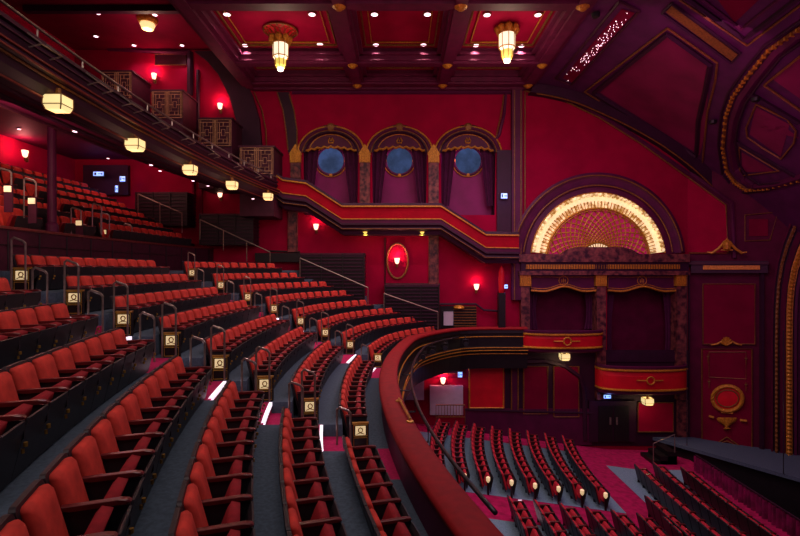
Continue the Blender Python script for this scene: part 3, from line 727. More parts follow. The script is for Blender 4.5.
# louvred screens and fretwork screens
def screen(x0, y0, x1, y1, D, lab, fret=False, grp=None, back=None):
    a = P(x0, y1, D); b = P(x1, y0, D); bk = back or WALL-.01
    t = thing('fretwork_screen' if fret else 'louvred_screen', ((a.x+b.x)/2, D, a.z), lab, 'screen', grp)
    mb = MB(); mb.box((a.x+.02, D+.03, a.z), (b.x-.02, bk, b.z-.03)); mb.build('casing', 'black' if not fret else 'maroon', t)
    mb = MB(); mb.box((a.x-.03, D-.02, b.z-.06), (b.x+.03, bk, b.z+.02)); mb.build('top_board', 'maroon', t)
    mb = MB()
    if not fret:
        n = int((b.z-a.z)/.16)
        for i in range(n): 
            z = a.z+.1+i*.16; mb.bbox(((a.x+b.x)/2, D, z), (b.x-a.x, .05, .05)); mb.bbox((b.x, (D+bk)/2, z), (.05, bk-D, .05))
        mb.m(1)
        for i in range(4): mb.bbox((a.x+(b.x-a.x)*i/3, D-.02, (a.z+b.z)/2), (.05, .05, b.z-a.z))
        mb.build('slats', ['purple_dark', 'black'], t)
    else:
        h = 1.15; z1 = b.z-.08; z0 = max(a.z, z1-h); r = .017
        def fr(xa, xb, Yy):
            for q in (0, .1, .9, 1): mb.tube([(xa+(xb-xa)*q, Yy, z0), (xa+(xb-xa)*q, Yy, z1)], r, 4); mb.tube([(xa, Yy, z0+(z1-z0)*q), (xb, Yy, z0+(z1-z0)*q)], r, 4)
            for (u0, v0, u1, v1) in ((.25, .25, .75, .75), (.38, .38, .62, .62)):
                mb.tube([(xa+(xb-xa)*u, Yy, z0+(z1-z0)*v) for u, v in ((u0, v0), (u1, v0), (u1, v1), (u0, v1))], r, 4, closed=True)
            for (p0, p1) in (((.5, .1), (.5, .25)), ((.5, .75), (.5, .9)), ((.1, .5), (.38, .5)), ((.62, .5), (.9, .5)), ((.1, .25), (.25, .25)), ((.75, .75), (.9, .75)), ((.25, .75), (.25, .9)), ((.75, .1), (.75, .25))):
                mb.tube([(xa+(xb-xa)*p0[0], Yy, z0+(z1-z0)*p0[1]), (xa+(xb-xa)*p1[0], Yy, z0+(z1-z0)*p1[1])], r, 4)
        xm = (a.x+b.x)/2
        fr(a.x+.05, xm-.02, D-.0); fr(xm+.02, b.x-.05, D-.0)
        mb.build('fretwork', 'fret', t)
    return t
for i, (x0, y0, x1) in enumerate(((101, 70.5, 132), (151, 90, 183), (198, 118, 232), (239, 146, 274))):
    screen(x0, y0, x1, y0+70, 22.3, 'dark bronze fretwork box screen in upper circle, %s from left' % ORD[i+1], True, 'fretwork screens of the upper circle')
screen(136, 192.5, 187, 226, 23.0, 'dark louvred screen beside rear circle seats, upper left one', grp='louvred screens')
screen(200, 214, 253, 245, 23.0, 'dark louvred screen beside rear circle, right of upper one', grp='louvred screens')
screen(300, 253.5, 364, 300, 23.0, 'dark louvred screen on far wall below the left pilaster', grp='louvred screens')
screen(385, 285, 439, 330, 23.2, 'dark louvred screen on far wall below the oval moulding', grp='louvred screens')
# wall handrails
def whr(pts, D, lab, posts=2):
    t = thing('wall_handrail', P(*pts[0], D), lab, 'handrail', 'sloping handrails by the screens')
    pp = [P(a, b, D) for a, b in pts]; mb = MB(); mb.tube(pp, .025, 6); mb.build('top_bar', 'rail_metal', t)
    for i in range(posts):
        q = pp[0].lerp(pp[-1], i/(posts-1) if posts > 1 else 0); mb = MB(); mb.tube([q, (q.x, q.y, q.z-.9)], .02, 5); mb.build('post', 'rail_metal', t)
whr([(138, 194), (182, 213)], 22.4, 'sloping handrail in front of the upper left louvred screen', 3)
whr([(200, 219.5), (270, 252)], 22.4, 'sloping handrail below the second louvred screen', 4)
whr([(300, 258), (368, 287.5)], 22.4, 'sloping handrail in front of the screen below left pilaster', 2)
whr([(384, 293.5), (438, 312)], 22.6, 'sloping handrail in front of the screen below oval moulding', 2)

# far wall low parts
def panel(x0, y0, x1, y1, m, lab=None, D=WALL-.1, frame='gold', r=.05):
    t = thing('wall_panel', P((x0+x1)/2, y1, D), lab, 'wall panel')
    mb = MB(); a = P(x0, y1, WALL); b = P(x1, y0, WALL); mb.box((a.x, D, a.z), (b.x, D+.05, b.z)); mb.build('field', m, t)
    mb = MB(); mb.tube([(a.x, D-.02, a.z), (b.x, D-.02, a.z), (b.x, D-.02, b.z), (a.x, D-.02, b.z)], r, 4, closed=True); mb.build('gold_frame', frame, t)
    return t
slab(505, 350, 690, 446, 'purple_dark', T(), WALL-.03)
slab(430, 386, 463, 415, 'grey_board', T(), WALL-.2); slab(402, 378, 424, 400, 'grey_board', T(), WALL-.2)
slab(402, 340, 466, 378, 'crimson_deep', T(), WALL-.05)
panel(430, 353, 458, 373, 'maroon', 'dark framed panel above pink sconce under the circle', frame='gold_dim', r=.03)
pn = panel(469, 353, 503, 407, 'scarlet', 'bright scarlet wall panel with gold frame and round boss')
q = P(487.5, 359, WALL-.1); mb = MB(); mb.lathe(q, [(.02, -.08), (.1, -.06), (.16, .0), (.16, .05)], 14, 'y'); mb.build('round_boss', 'gold', pn)
panel(511, 361, 517.5, 411, 'purple', 'narrow tall purple panel right of the scarlet panel', frame='gold_dim', r=.035)
panel(523, 366, 547, 413, 'crimson_deep', 'dark crimson panel with gold frame below the left box', frame='gold_dim', r=.04)
panel(553, 366, 578, 416, 'crimson_deep', 'dark crimson panel nearest the double doors', frame='gold_dim', r=.04)
panel(637, 402, 672, 431, 'crimson', 'crimson panel below the right box beside stage', frame='gold_dim', r=.035)
slab(465, 409, 592, 445, 'purple', T(), WALL-.12); ln([(465, 409.5), (592, 413)], .05, 'purple_dark', T(), WALL-.14)
ln([(521, 362), (545, 361), (565, 366), (580, 377), (584, 392), (585, 440)], .12, 'purple_dark', T(), WALL-.1)
slab(677, 400, 688, 441, 'marble', T(), WALL-.1)
slab(520, 352, 690, 362, 'purple_dark', T(), WALL-.08)
# double doors
dr_ = MB(); a = P(588, 441, WALL); b = P(634, 400, WALL); dr_.box((a.x, WALL-.16, a.z), (b.x, WALL, b.z)); dd = struct(dr_.build('door_1', 'purple_dark'), 'dark double doors in the corner')
for x0, x1 in ((597, 611), (612.5, 627)):
    a = P(x0, 440, WALL); b = P(x1, 405, WALL); mb = MB(); mb.box((a.x, WALL-.2, a.z), (b.x, WALL-.15, b.z)); lf = mb.build('door_leaf', 'black', dd)
    hx = a.x+.12 if x0 > 600 else b.x-.12
    mb = MB(); mb.box((hx-.04, WALL-.23, a.z+.8), (hx+.04, WALL-.2, a.z+1.15)); mb.build('push_plate', 'rail_metal', lf)
# exit signs (small lit boxes)
def sign(a, b, D, w_, h_, lab, rz=0, m='blue_glow'):
    q = P(a, b, D-.1); t = thing('exit_sign', q, lab, 'sign', 'lit exit signs')
    mb = MB(); w_ *= .8; h_ *= .8; mb.bbox(q, (w_+.04, .07, h_+.04)); mb.build('housing', 'iron', t)
    mb = MB(); mb.bbox((q.x, q.y-.04, q.z), (w_, .02, h_)); mb.build('lit_face', m, t)
    mb = MB()   # running figure, door and arrow marks
    mb.box((q.x-w_*.38, q.y-.06, q.z-h_*.3), (q.x-w_*.2, q.y-.05, q.z+h_*.3)); mb.box((q.x-w_*.05, q.y-.06, q.z-h_*.07), (q.x+w_*.3, q.y-.05, q.z+h_*.07))
    mb.prism([(q.x+w_*.28, q.z-h_*.25), (q.x+w_*.44, q.z), (q.x+w_*.28, q.z+h_*.25)], 'y', q.y-.06, q.y-.05); mb.build('pictogram', 'iron', t)
    lamp('POINT', (q.x, q.y-.25, q.z), 5, (120, 150, 255), .1)
sign(607, 396.5, 23.7, .42, .2, 'bluish lit exit sign over the dark double doors')
sign(460, 374.5, 23.9, .25, .3, 'bluish lit exit sign left of the scarlet panel')
sign(504, 196, 23.8, .36, .3, 'bluish lit exit sign by right porthole drape')
sign(99, 174, 23.5, .6, .24, 'bluish lit exit sign over rear circle seats, left one')
sign(123, 179, 23.5, .3, .3, 'small pale blue lit sign over rear circle seats')
sign(117, 189, 23.5, .16, .38, 'narrow pale lit doorway strip behind rear circle seats')
sign(505, 286.5, 23.9, .3, .22, 'bluish lit sign below the slip balcony end')
# flat dark slabs at rear, shade of a recess put into the colour
slab(83, 165, 128, 195, 'purple_dark', T(), WALL-.2); slab(22, 172, 48, 196, 'maroon', T(), WALL-.4)
# white notice, ventilation grille, red lamp post near stair at right of circle
t = thing('notice_board', P(448, 319, WALL), 'grey white notice board beside dark timber grille', 'notice board')
mb = MB(); a = P(443, 325, WALL); b = P(453, 311, WALL); mb.box((a.x, WALL-.2, a.z), (b.x, WALL-.14, b.z)); mb.build('board', 'grey_board', t)
mb = MB(); mb.tube([(a.x, WALL-.2, a.z), (b.x, WALL-.2, a.z), (b.x, WALL-.2, b.z), (a.x, WALL-.2, b.z)], .02, 4, closed=True); mb.build('frame', 'iron', t)
t = thing('timber_grille', P(464, 320, WALL), 'dark slatted timber grille beside the notice board', 'grille')
mb = MB(); a = P(440, 328, WALL); b = P(476, 306, WALL); mb.box((a.x, WALL-.13, a.z), (b.x, WALL, b.z)); mb.build('back_panel', 'black', t)
mb = MB()
for i in range(8): mb.bbox(((P(464.5, 0, WALL)).x, WALL-.16, a.z+.12+i*.13), (1.1, .05, .035))
mb.build('slats', 'gold_dim', t)
mb = MB(); q = P(459, 307, WALL-.2); mb.lathe(q, [(.26, -.05), (.22, .04), (.05, .09)], 10); tag(mb.build('brass_canopy_lamp', 'gold', loc=q), 'brass picture light over the notice board', 'lamp')
ln([(440, 304), (476, 304), (484, 310), (500, 311)], .05, 'purple_dark', T(), WALL-.15)
t = thing('newel_post', P(501.5, 330, 23.4), 'dark post topped by red fabric flame beside circle exit', 'post')
mb = MB(); q = P(501.5, 330, 23.5); mb.box((q.x-.16, 23.35, q.z-.5), (q.x+.16, 23.65, q.z+1.75)); mb.build('post', 'black', t)
mb = MB(); q2 = P(501.5, 292, 23.5); mb.lathe(q2, [(.08, -.1), (.14, .1), (.14, .9), (.09, 1.1), (.01, 1.25)], 10); mb.build('red_finial', 'scarlet', t)
# small stair railing under circle
t = thing('stair_railing', P(452, 412, 23), 'short wrought iron railing under the circle beside grey boards', 'railing')
mb = MB(); pp = [P(436, 405, 23), P(465, 405, 23)]; mb.tube(pp, .03, 5); mb.tube([P(436, 417, 23), P(465, 417, 23)], .02, 5)
for i in range(11): 
    q = pp[0].lerp(pp[1], i/10); mb.tube([q, q-Vector((0, 0, .85 if i % 10 == 0 else .55))], .014, 4)
mb.build('balusters', 'gold_dim', t)

# ------------------------------------------------------------------ great arch over the boxes
ac = (598, 260)
arch = thing('tympanum_arch', P(599.7, 253, WALL-.1), 'brightly lit semicircular gilded arch with fan lattice above the boxes', 'arch')
def AR(r, a, D): return P(ac[0]+r*.985*math.cos(math.radians(a)), ac[1]-r*.985*math.sin(math.radians(a)), WALL+max(D, -.45)) if D > -.8 else P(ac[0]+r*math.cos(math.radians(a)), ac[1]-r*math.sin(math.radians(a)), WALL)+Vector((0, D, 0))
def ring(prof, nm, m, a0=4, a1=176, n=48, smooth=False, par=arch):
    mb = MB(); mb.loft([[AR(r, a0+(a1-a0)*i/n, y) for (r, y) in prof] for i in range(n+1)], False); return mb.build(nm, m, par, smooth)
ring([(89, 0), (89, -.3), (86, -.36), (85, -.42), (83, -.36), (77, -.3), (76.5, -.4), (75, -.42), (74, -.3), (69, -.34), (68, -.2)], 'outer_surround', 'purple', 5, 175, 48)
ring([(68, -.24), (65, -.16), (61, -.1), (59.5, -.08)], 'lit_cove', 'cove_glow', 7, 173, 48, True)
ring([(59.5, -.08), (57, -.06), (54, -.1), (52, -.2)], 'gilded_cove', 'cove', 7, 173, 48, True)
mb = MB()
for i in range(44):
    a_ = 9+162*i/43; mb.lathe(AR(66.3, a_, -.2), [(.12, -.04), (.10, -.12), (.02, -.16)], 6, 'y')
mb.build('scalloped_shells', 'cove', arch)
for r_, rad, m_, y_ in ((86, .03, 'gold_dim', -.42), (76, .03, 'gold_dim', -.43), (68.5, .045, 'gold', -.3), (52.5, .05, 'gold', -.24), (50.5, .025, 'gold', -.22)):
    mb = MB(); mb.tube([AR(r_, 6+168*i/48, y_) for i in range(49)], rad, 6); mb.build('gilt_rim', m_, arch)
mb = MB()
for i in range(49): 
    a_ = 8+164*i/48; mb.tube([AR(53, a_, -.16), AR(57, a_, -.08), AR(60, a_, -.12)], .022, 4)
mb.build('cove_ribs', 'gold', arch)
mb = MB(); mb.v.append(AR(0, 0, -.05)); o = len(mb.v)
for i in range(41): mb.v.append(AR(52, 7+166*i/40, -.05))
for i in range(40): mb.face((0, o+i, o+i+1))
mb.build('tympanum_field', 'lattice_glow', arch)
mb = MB()     # lattice: two families of spirals
for s_ in (-1, 1):
    for i in range(-10, 30):
        pts = []
        for j in range(15):
            r = 17+35*j/14; a_ = i*9+s_*60*(math.log(r/17)/math.log(52/17))
            if 8 <= a_ <= 172: pts.append(AR(r, a_, -.10))
        if len(pts) > 1: mb.tube(pts, .036, 4)
mb.build('gilt_lattice', 'gold', arch)
mb = MB(); mb.v.append(AR(0, 0, -.12)); o = len(mb.v)
for i in range(21): mb.v.append(AR(17, 20+140*i/20, -.12))
for i in range(20): mb.face((0, o+i, o+i+1))
mb.build('fan_centre', 'cove_glow', arch)
mb = MB(); mb.tube([AR(17.5, 20+140*i/20, -.15) for i in range(21)], .05, 5)
for i in range(15): mb.tube([AR(7, 25+130*i/14, -.13), AR(17, 25+130*i/14, -.15)], .02, 4)
mb.build('fan_ribs', 'gold', arch)
for a_ in (25, 58, 90, 122, 155):
    q = AR(60, a_, -.9); lamp('POINT', q, 7, (255, 215, 130), .3)
# entablature
ent = thing('entablature', P(605, 270, WALL-.3), 'marble and gilt entablature carrying the great arch above two boxes', 'cornice')
def eb(x0, y0, x1, y1, d, nm, m): 
    mb = MB(); a = P(x0, y1, WALL-d); b = P(x1, y0, WALL-d); mb.box((a.x, WALL-d, a.z), (b.x, WALL-.001, b.z)); return mb.build(nm, m, ent)
eb(519, 254, 690, 262, .5, 'marble_top', 'marble'); eb(521, 262, 689, 271, .38, 'frieze', 'purple_dark'); eb(519, 271, 690, 275, .46, 'lower_moulding', 'marble')
eb(526, 264.5, 595, 269, .42, 'gilt_band', 'gold'); eb(608, 264.5, 680, 269, .42, 'gilt_band', 'gold')
mb = MB(); pts = [P(a, b, WALL-.5) for a, b in ((562, 254), (568, 249.5), (577, 247), (623, 247), (632, 249.5), (640, 254))]
mb.prism([(p.x, p.z) for p in pts], 'y', WALL-.5, WALL-.1); mb.build('pediment', 'marble', ent)
mb = MB()
for i in range(60): 
    q = P(527+i*2.57, 266.7, WALL-.44); mb.bbox(q, (.045, .03, .2))
mb.build('beading', 'gold_dim', ent)
for i, pxx in enumerate((525.5, 601.5, 682)):
    t = thing('box_pier', P(pxx, 400, WALL), 'marble pier with gold capital framing the boxes, %s from left' % ORD[i+1], 'pier', 'piers of the boxes')
    a = P(pxx-4.5, 345 if i == 0 else 400, WALL-.3); b = P(pxx+4.5, 285, WALL-.3); mb = MB(); mb.box((a.x, WALL-.3, a.z), (b.x, WALL+.3, b.z)); mb.build('shaft', 'marble', t)
    a = P(pxx-5.5, 286, WALL-.36); b = P(pxx+5.5, 275, WALL-.36); mb = MB(); mb.box((a.x, WALL-.36, a.z), (b.x, WALL+.3, b.z))
    for k in range(5): mb.bbox((a.x+(b.x-a.x)*(k+.5)/5, WALL-.37, (a.z+b.z)/2), (.05, .06, .36))
    mb.build('capital', 'gold', t)
for i, (x0, x1) in enumerate(((530, 597), (606.5, 677.5))):
    sd = ('left', 'right')[i]; cx = (x0+x1)/2
    pel = thing('box_pelmet', P(cx, 280, WALL-.1), 'purple pelmet with wavy gold lower edge over the %s box' % sd, 'pelmet', 'pelmets of the boxes')
    N = 16; bot = [(x0+(x1-x0)*j/N, 291.5-4*math.sin(PI*j/N)**2*(1)-1.2*math.cos(4*PI*j/N)) for j in range(N+1)]
    mb = MB(); mb.sheet([[P(a, 275, WALL)+Vector((0, -.12, 0)) for a, b in bot], [P(a, b, WALL)+Vector((0, -.12, 0)) for a, b in bot]]); mb.build('valance', 'purple', pel)
    mb = MB(); mb.tube([P(a, b, WALL)+Vector((0, -.14, 0)) for a, b in bot], .06, 5); mb.build('gold_edge', 'gold', pel)
    mb = MB(); mb.tube([P(a, b-2.5, WALL)+Vector((0, -.14, 0)) for a, b in bot]+[P(x1-1, 277, WALL)+Vector((0, -.14, 0)), P(x0+1, 277, WALL)+Vector((0, -.14, 0))], .018, 4, closed=True); mb.build('gold_line', 'gold', pel)
    e = P(cx, 280.5, WALL-.15); mb = MB(); mb.tube([(e.x+.22*math.cos(a), WALL-.15, e.z+.22*math.sin(a)) for a in [j*PI/6 for j in range(12)]], .022, 4, closed=True)
    for k in (-1, 0, 1): mb.tube([(e.x+k*.08, WALL-.15, e.z-.1), (e.x+k*.08, WALL-.15, e.z+(.12 if k == 0 else .06))], .022, 4)
    mb.build('crown_emblem', 'gold', pel)
    for s_, s2 in ((-1, 'left'), (1, 'right')):
        mb = MB(); g = []; yb = 330 if i == 0 else 366
        for r in range(8):
            tt = r/7; row = []
            for c in range(15):
                u = c/14; wid = 13-5*math.sin(tt*PI*.8)
                xx = (x0 if s_ < 0 else x1)-s_*wid*u; row.append(P(xx, 280+(yb-280)*tt, WALL)+Vector((0, .35+.07*math.sin(u*PI*6), 0)))
            g.append(row)
        mb.sheet(g); tag(mb.build('curtain', 'curtain', smooth=True, loc=P(x0 if s_ < 0 else x1, 320, WALL+.3)), 'deep purple drape tied at %s side of the %s box' % (s2, sd), 'curtain', 'drapes of the boxes')
# the two boxes
def box_balcony(x0, x1, y0, y1, lab):
    t = thing('theatre_box', P((x0+x1)/2, y1, WALL-.5), lab, 'theatre box', 'two boxes under the arch')
    a = P(x0, 0, 23.45).x; b = P(x1, 0, 23.45).x; zt = P(0, y0, 23.1).z; zb = P(0, y1, 23.1).z; h = zt-zb; cx = (a+b)/2; hw = (b-a)/2
    N = 24
    def path(off): 
        return [(cx-hw*math.cos(PI*i/N)*(1+off*.12), WALL-.15-(.95+off)*math.sin(PI*i/N)**.55) for i in range(N+1)]
    def sw(prof, nm, m, sm=False):
        mb = MB(); ps = [path(o) for o, z in prof]; mb.loft([[(ps[j][i][0], ps[j][i][1], prof[j][1]) for j in range(len(prof))] for i in range(N+1)]); return mb.build(nm, m, t, sm)
    sw([(0, zt-.14), (.06, zt-.35*h), (.02, zb+.28), (-.08, zb+.28), (-.08, zt-.14)], 'red_front', 'scarlet')
    sw([(.08, zt-.14), (.10, zt-.03), (0, zt), (-.12, zt-.03), (-.12, zt-.14)], 'padded_ledge', 'purple')
    sw([(.09, zt-.25), (.14, zt-.22), (.14, zt-.17), (.05, zt-.14)], 'gilt_moulding', 'gold')
    sw([(.04, zb+.31), (.12, zb+.27), (.12, zb+.23), (-.05, zb+.2)], 'gilt_moulding', 'gold')
    sw([(.06, zb+.2), (.02, zb+.08), (-.15, zb), (-.3, zb-.02), (-.3, zb+.2)], 'base_moulding', 'purple')
    mb = MB(); p0 = path(-.1); mb.v.append(Vector((cx, WALL, zb+.1))); 
    for p in p0: mb.v.append(Vector((p[0], p[1], zb+.05)))
    for i in range(N): mb.face((0, 1+i, 2+i))
    mb.build('box_floor', 'purple_dark', t)
    e = (cx, WALL-.15-.95-.14, (zt+zb)/2+.06)
    mb = MB(); mb.tube([(e[0]+.17*math.cos(q), e[1]-.04, e[2]+.17*math.sin(q)) for q in [j*PI/8 for j in range(16)]], .035, 5, closed=True)
    mb.tube([(e[0]-.6, e[1]+.04, e[2]), (e[0]-.17, e[1]-.02, e[2])], .035, 4); mb.tube([(e[0]+.17, e[1]-.02, e[2]), (e[0]+.6, e[1]+.04, e[2])], .035, 4); mb.build('round_emblem', 'gold', t)
box_balcony(521.5, 603, 330, 353, 'left theatre box with bowed scarlet front and gilt round emblem')
box_balcony(598.5, 687.5, 365.5, 395, 'right, lower theatre box with bowed scarlet front and gilt round emblem')
for i, (a, b) in enumerate(((564.5, 358), (647.5, 402.5))):
    q = P(a, b, 23.3); lantern((q.x, q.y, q.z-.1), 'glowing white lantern under the %s theatre box' % ('left', 'right')[i], 1.2, 'lanterns under the boxes'); lamp('POINT', (q.x, q.y-.1, q.z-.35), 14, (255, 225, 170), .12)

# ------------------------------------------------------------------ splayed wall beside the stage
SA = Vector((13.9, 24.0)); SB = Vector((18.9, 20.75)); sd = (SB-SA).normalized(); sn = Vector((sd.y, -sd.x))
if sn.y > 0: sn = -sn
def S(px, py, inset=0):
    t = (px-HX)/F; # x = t*Y ; point on line SA + u*sd
    a = SA+sn*inset
    u = (t*a.y-a.x)/(sd.x-t*sd.y); p = a+sd*u
    return Vector((p.x, p.y, EZ+(HY-py)*p.y/F))
mb = MB(); mb.add([(SA.x, SA.y, 0), (SB.x, SB.y, 0), (SB.x, SB.y, EZ+5.5), (SA.x, SA.y, EZ+5.5)], [(0, 1, 2, 3)]); struct(mb.build('wall_proscenium', 'wine'))
def sp(pts, r, m, inset=.05, closed=False, nm=None):
    mb = MB(); mb.tube([S(a, b, inset) for a, b in pts], r, 5, closed=closed); return struct(mb.build(nm or T(), m))
def sq(x0, y0, x1, y1, m, i0, nm=None, par=None, dl=0, dr2=0):
    mb = MB(); c = [S(x0, y1, i0), S(x1, y1+dl, i0), S(x1, y0, i0), S(x0, y0, i0)]; off = Vector((sn.x, sn.y, 0))*(-i0)
    mb.loft([[p+off for p in c], c]); mb.face((4, 5, 6, 7)); return mb.build(nm or T(), m, par)
struct(sq(691, 261, 768, 273, 'purple_dark', .35)); struct(sq(689, 262, 769, 264.5, 'maroon', .45))
pc = thing('gilt_frieze', S(727, 268, .4), 'gilded beaded frieze band above the splayed red panel', 'frieze'); sq(703, 265.5, 760, 269.5, 'gold', .42, 'band', pc)
panA = thing('tall_panel', S(727, 340, .1), 'tall crimson panel beside the proscenium with gilt shell ornament', 'wall panel')
sq(703, 284, 755, 344, 'crimson_deep', .08, 'field', panA)
mb = MB(); mb.tube([S(a, b, .1) for a, b in ((703, 284), (755, 284), (755, 344), (703, 344))], .03, 4, closed=True); mb.build('moulding', 'gold_dim', panA)
panB = thing('lower_panel', S(727, 440, .1), 'crimson panel beside stage with oval medallion frame and gilt urn', 'wall panel')
sq(702, 349, 752, 447, 'crimson_deep', .06, 'field', panB, dl=4)
mb = MB(); mb.tube([S(a, b, .08) for a, b in ((702, 349), (752, 349), (752, 452), (702, 447))], .03, 4, closed=True); mb.tube([S(a, b, .08) for a, b in ((709, 352), (746, 352), (746, 379), (709, 377))], .02, 4, closed=True); mb.build('moulding', 'gold_dim', panB)
# oval
ov = thing('oval_medallion', S(727, 398, .12), 'bright red oval medallion in beaded gilt frame beside the stage', 'medallion')
mb = MB(); el = [S(727.5+13*math.cos(a), 398.5+10.5*math.sin(a), .12) for a in [j*2*PI/24 for j in range(24)]]; c = S(727.5, 398.5, .14); mb.v = [c]+el
for i in range(24): mb.face((0, 1+i, 1+(i+1) % 24))
mb.build('red_field', 'scarlet', ov)
mb = MB(); mb.tube([S(727.5+15*math.cos(a), 398.5+12.5*math.sin(a), .14) for a in [j*2*PI/24 for j in range(24)]], .09, 6, closed=True); mb.build('gilt_frame', 'gold', ov)
mb = MB(); mb.tube([S(727.5+11*math.cos(a), 398.5+8.5*math.sin(a), .14) for a in [j*2*PI/24 for j in range(24)]], .03, 6, closed=True); mb.build('inner_bead', 'gold_dim', ov)
# ornaments
def orn(pts_list, lab, nm, r=.05, m='gold', inset=.18):
    mb = MB()
    for pts in pts_list: mb.tube([S(a, b, inset) for a, b in pts], [r*(1.0 if 0 < i < len(pts)-1 else .5) for i in range(len(pts))], 6)
    return mb
mb = orn([[(707, 252), (712, 253), (718, 249), (722, 245), (724, 241)], [(747, 252), (742, 253), (736, 249), (732, 245), (730, 241)], [(721, 250), (733, 250)], [(727, 251), (727, 239)], [(724, 250), (724, 243), (727, 239), (730, 243), (730, 250)]], '', '', .06, inset=.45)
q = S(727, 246, .45); mb.lathe(q, [(.02, -.22), (.15, -.14), (.18, .03), (.12, .18), (.02, .26)], 10); tag(mb.build('gilt_crest', 'gold', loc=q), 'gilded shell crest with scrolls standing on the cornice', 'ornament')
mb = orn([[(711, 345), (717, 344), (722, 341)], [(742, 345), (737, 344), (732, 341)]], '', '', .05); q = S(726.5, 342, .2)
for k in range(7): 
    a_ = math.radians(20+140*k/6); mb.tube([S(726.5, 345, .18), S(726.5+6*math.cos(a_), 345-8*math.sin(a_), .2)], .05, 5)
tag(mb.build('shell_ornament', 'gold', loc=q), 'small gilt shell at foot of the tall panel', 'ornament')
mb = MB()
g = []
for (hw, yy) in ((9.5, 417.5), (10.5, 419), (9, 421.5), (5, 424), (2.5, 426), (2, 427.5), (4, 429)): g.append([S(727+hw*math.cos(a), yy, .1+.16*math.sin(a)) for a in [j*PI/8 for j in range(9)]])
mb.sheet(g); mb.tube([S(709, 416, .14), S(714, 417.5, .16)], .06, 5); mb.tube([S(740, 420, .14), S(747, 421, .16)], .06, 5); mb.tube([S(721, 412, .12), S(733, 413, .12)], .05, 5)
tag(mb.build('gilt_urn', 'gold', loc=S(727, 422, .1)), 'gilt urn relief with side sprays below the oval medallion', 'ornament')
for i, (a, b) in enumerate(((708, 358), (746, 360), (709, 383), (746, 386))):
    mb = orn([[(a, b-4), (a, b+5)], [(a-1.5, b-2), (a, b-1), (a+1.5, b-2)]], '', '', .03, 'gold_dim', .12); tag(mb.build('gilt_drop', 'gold_dim', loc=S(a, b, .1)), 'tiny gilt drop ornament on the lower stage-side panel, %s' % ('upper left', 'upper right', 'lower left', 'lower right')[i], 'ornament', 'gilt drops')
mb = orn([[(705, 446), (716, 444), (727, 437), (738, 445), (750, 450)], [(712, 446), (727, 441), (742, 448)]], '', '', .03, inset=.1); tag(mb.build('relief_scroll', 'gold_dim', loc=S(727, 442, .1)), 'faint scroll relief at the foot of stage-side wall', 'ornament')
sp([(745, 215), (778, 212), (770, 240), (745, 241)], .03, 'gold_dim', .06, True); 
sq_ = sq(749, 219, 768, 236, 'crimson_deep', .05); struct(sq_)
sp([(689, 275), (689, 440)], .05, 'purple_dark', .05); sp([(762, 273), (762, 452)], .10, 'purple_dark', .12)
# proscenium arch bands
def pa(dx0):  # outer curve shifted inwards
    base = [(771, 458), (771, 400), (771, 340), (771.5, 310), (773, 285), (776.5, 262), (782, 242), (790, 222), (801, 203), (815, 184)]
    return [(a+dx0, b+dx0*.62*max(0, min(1, (300-b)/60))) for a, b in base]
pros = thing('proscenium_frame', S(775, 455, .2), 'gilded banded proscenium arch at right edge of the auditorium', 'proscenium arch')
def band(d0, d1, i0, m, nm):
    mb = MB(); A = pa(d0); B = pa(d1); mb.loft([[S(*a, 0.0), S(*a, i0), S(*b, i0), S(*b, 0.0)] for a, b in zip(A, B)]); mb.build(nm, m, pros)
band(0, 32, .12, 'purple_dark', 'field'); band(0, 2, .3, 'wine', 'outer_roll'); band(4, 7, .35, 'gold_dim', 'beaded_band'); band(9, 14, .28, 'wine', 'hollow'); band(15, 21.5, .33, 'gold', 'gilt_band'); band(23, 26, .3, 'purple', 'inner_roll'); band(27, 40, .2, 'curtain', 'reveal')
for off_, ins_, r0, r1, st_, m_ in ((5.5, .38, .065, .02, .2, 'gold_dim'), (18.2, .37, .10, .05, .16, 'gold')):
    A = pa(off_); pts = []; rr = []
    for a, b in zip(A, A[1:]):
        p = S(*a, ins_); q = S(*b, ins_); n_ = max(1, int((q-p).length/st_))*2
        for k in range(n_): pts.append(p.lerp(q, k/n_)); rr.append(r0 if k % 2 else r1)
    mb = MB(); mb.tube(pts, rr, 6); mb.build('beading', m_, pros)


# ------------------------------------------------------------------ main ceiling and vault
CH = 8.72
mb = MB()
XB = [-7.1, -2.0, 2.0, 6.0]; YBm = [9.0, 16.4, 21.1, 23.4]
# recessed panel sheet above
mb.add([(-7.3, -1, EZ+9.25), (6.3, -1, EZ+9.25), (6.3, 24.2, EZ+9.25), (-7.3, 24.2, EZ+9.25)], [(0, 1, 2, 3)]); struct(mb.build('ceiling', 'crimson'))
mb = MB(); mb.add([(-16, -1, EZ+10.55), (-7.1, -1, EZ+10.55), (-7.1, 24.2, EZ+10.55), (-16, 24.2, EZ+10.55)], [(0, 1, 2, 3)]); struct(mb.build('ceiling', 'crimson_deep'))
for i, x in enumerate(XB):
    wd = .32 if i in (1, 2) else .4
    mb = MB(); mb.box((x-wd, -1, EZ+CH), (x+wd, 24, EZ+9.24)); mb.box((x-wd-.16, -1, EZ+CH+.2), (x+wd+.16, 24, EZ+CH+.32)); mb.box((x-.2, -1, EZ+CH-.1), (x+.2, 24, EZ+CH)); struct(mb.build(T(), 'beam'))
for y, wd in zip(YBm, (.5, .45, .3, .3)):
    mb = MB(); mb.box((-7.0, y-wd, EZ+CH+.01), (5.9, y+wd, EZ+9.24)); mb.box((-6.9, y-wd-.14, EZ+CH+.2), (5.8, y+wd+.14, EZ+CH+.32)); mb.box((-7, y-.18, EZ+CH-.08), (5.9, y+.18, EZ+CH+.01)); struct(mb.build(T(), 'beam'))
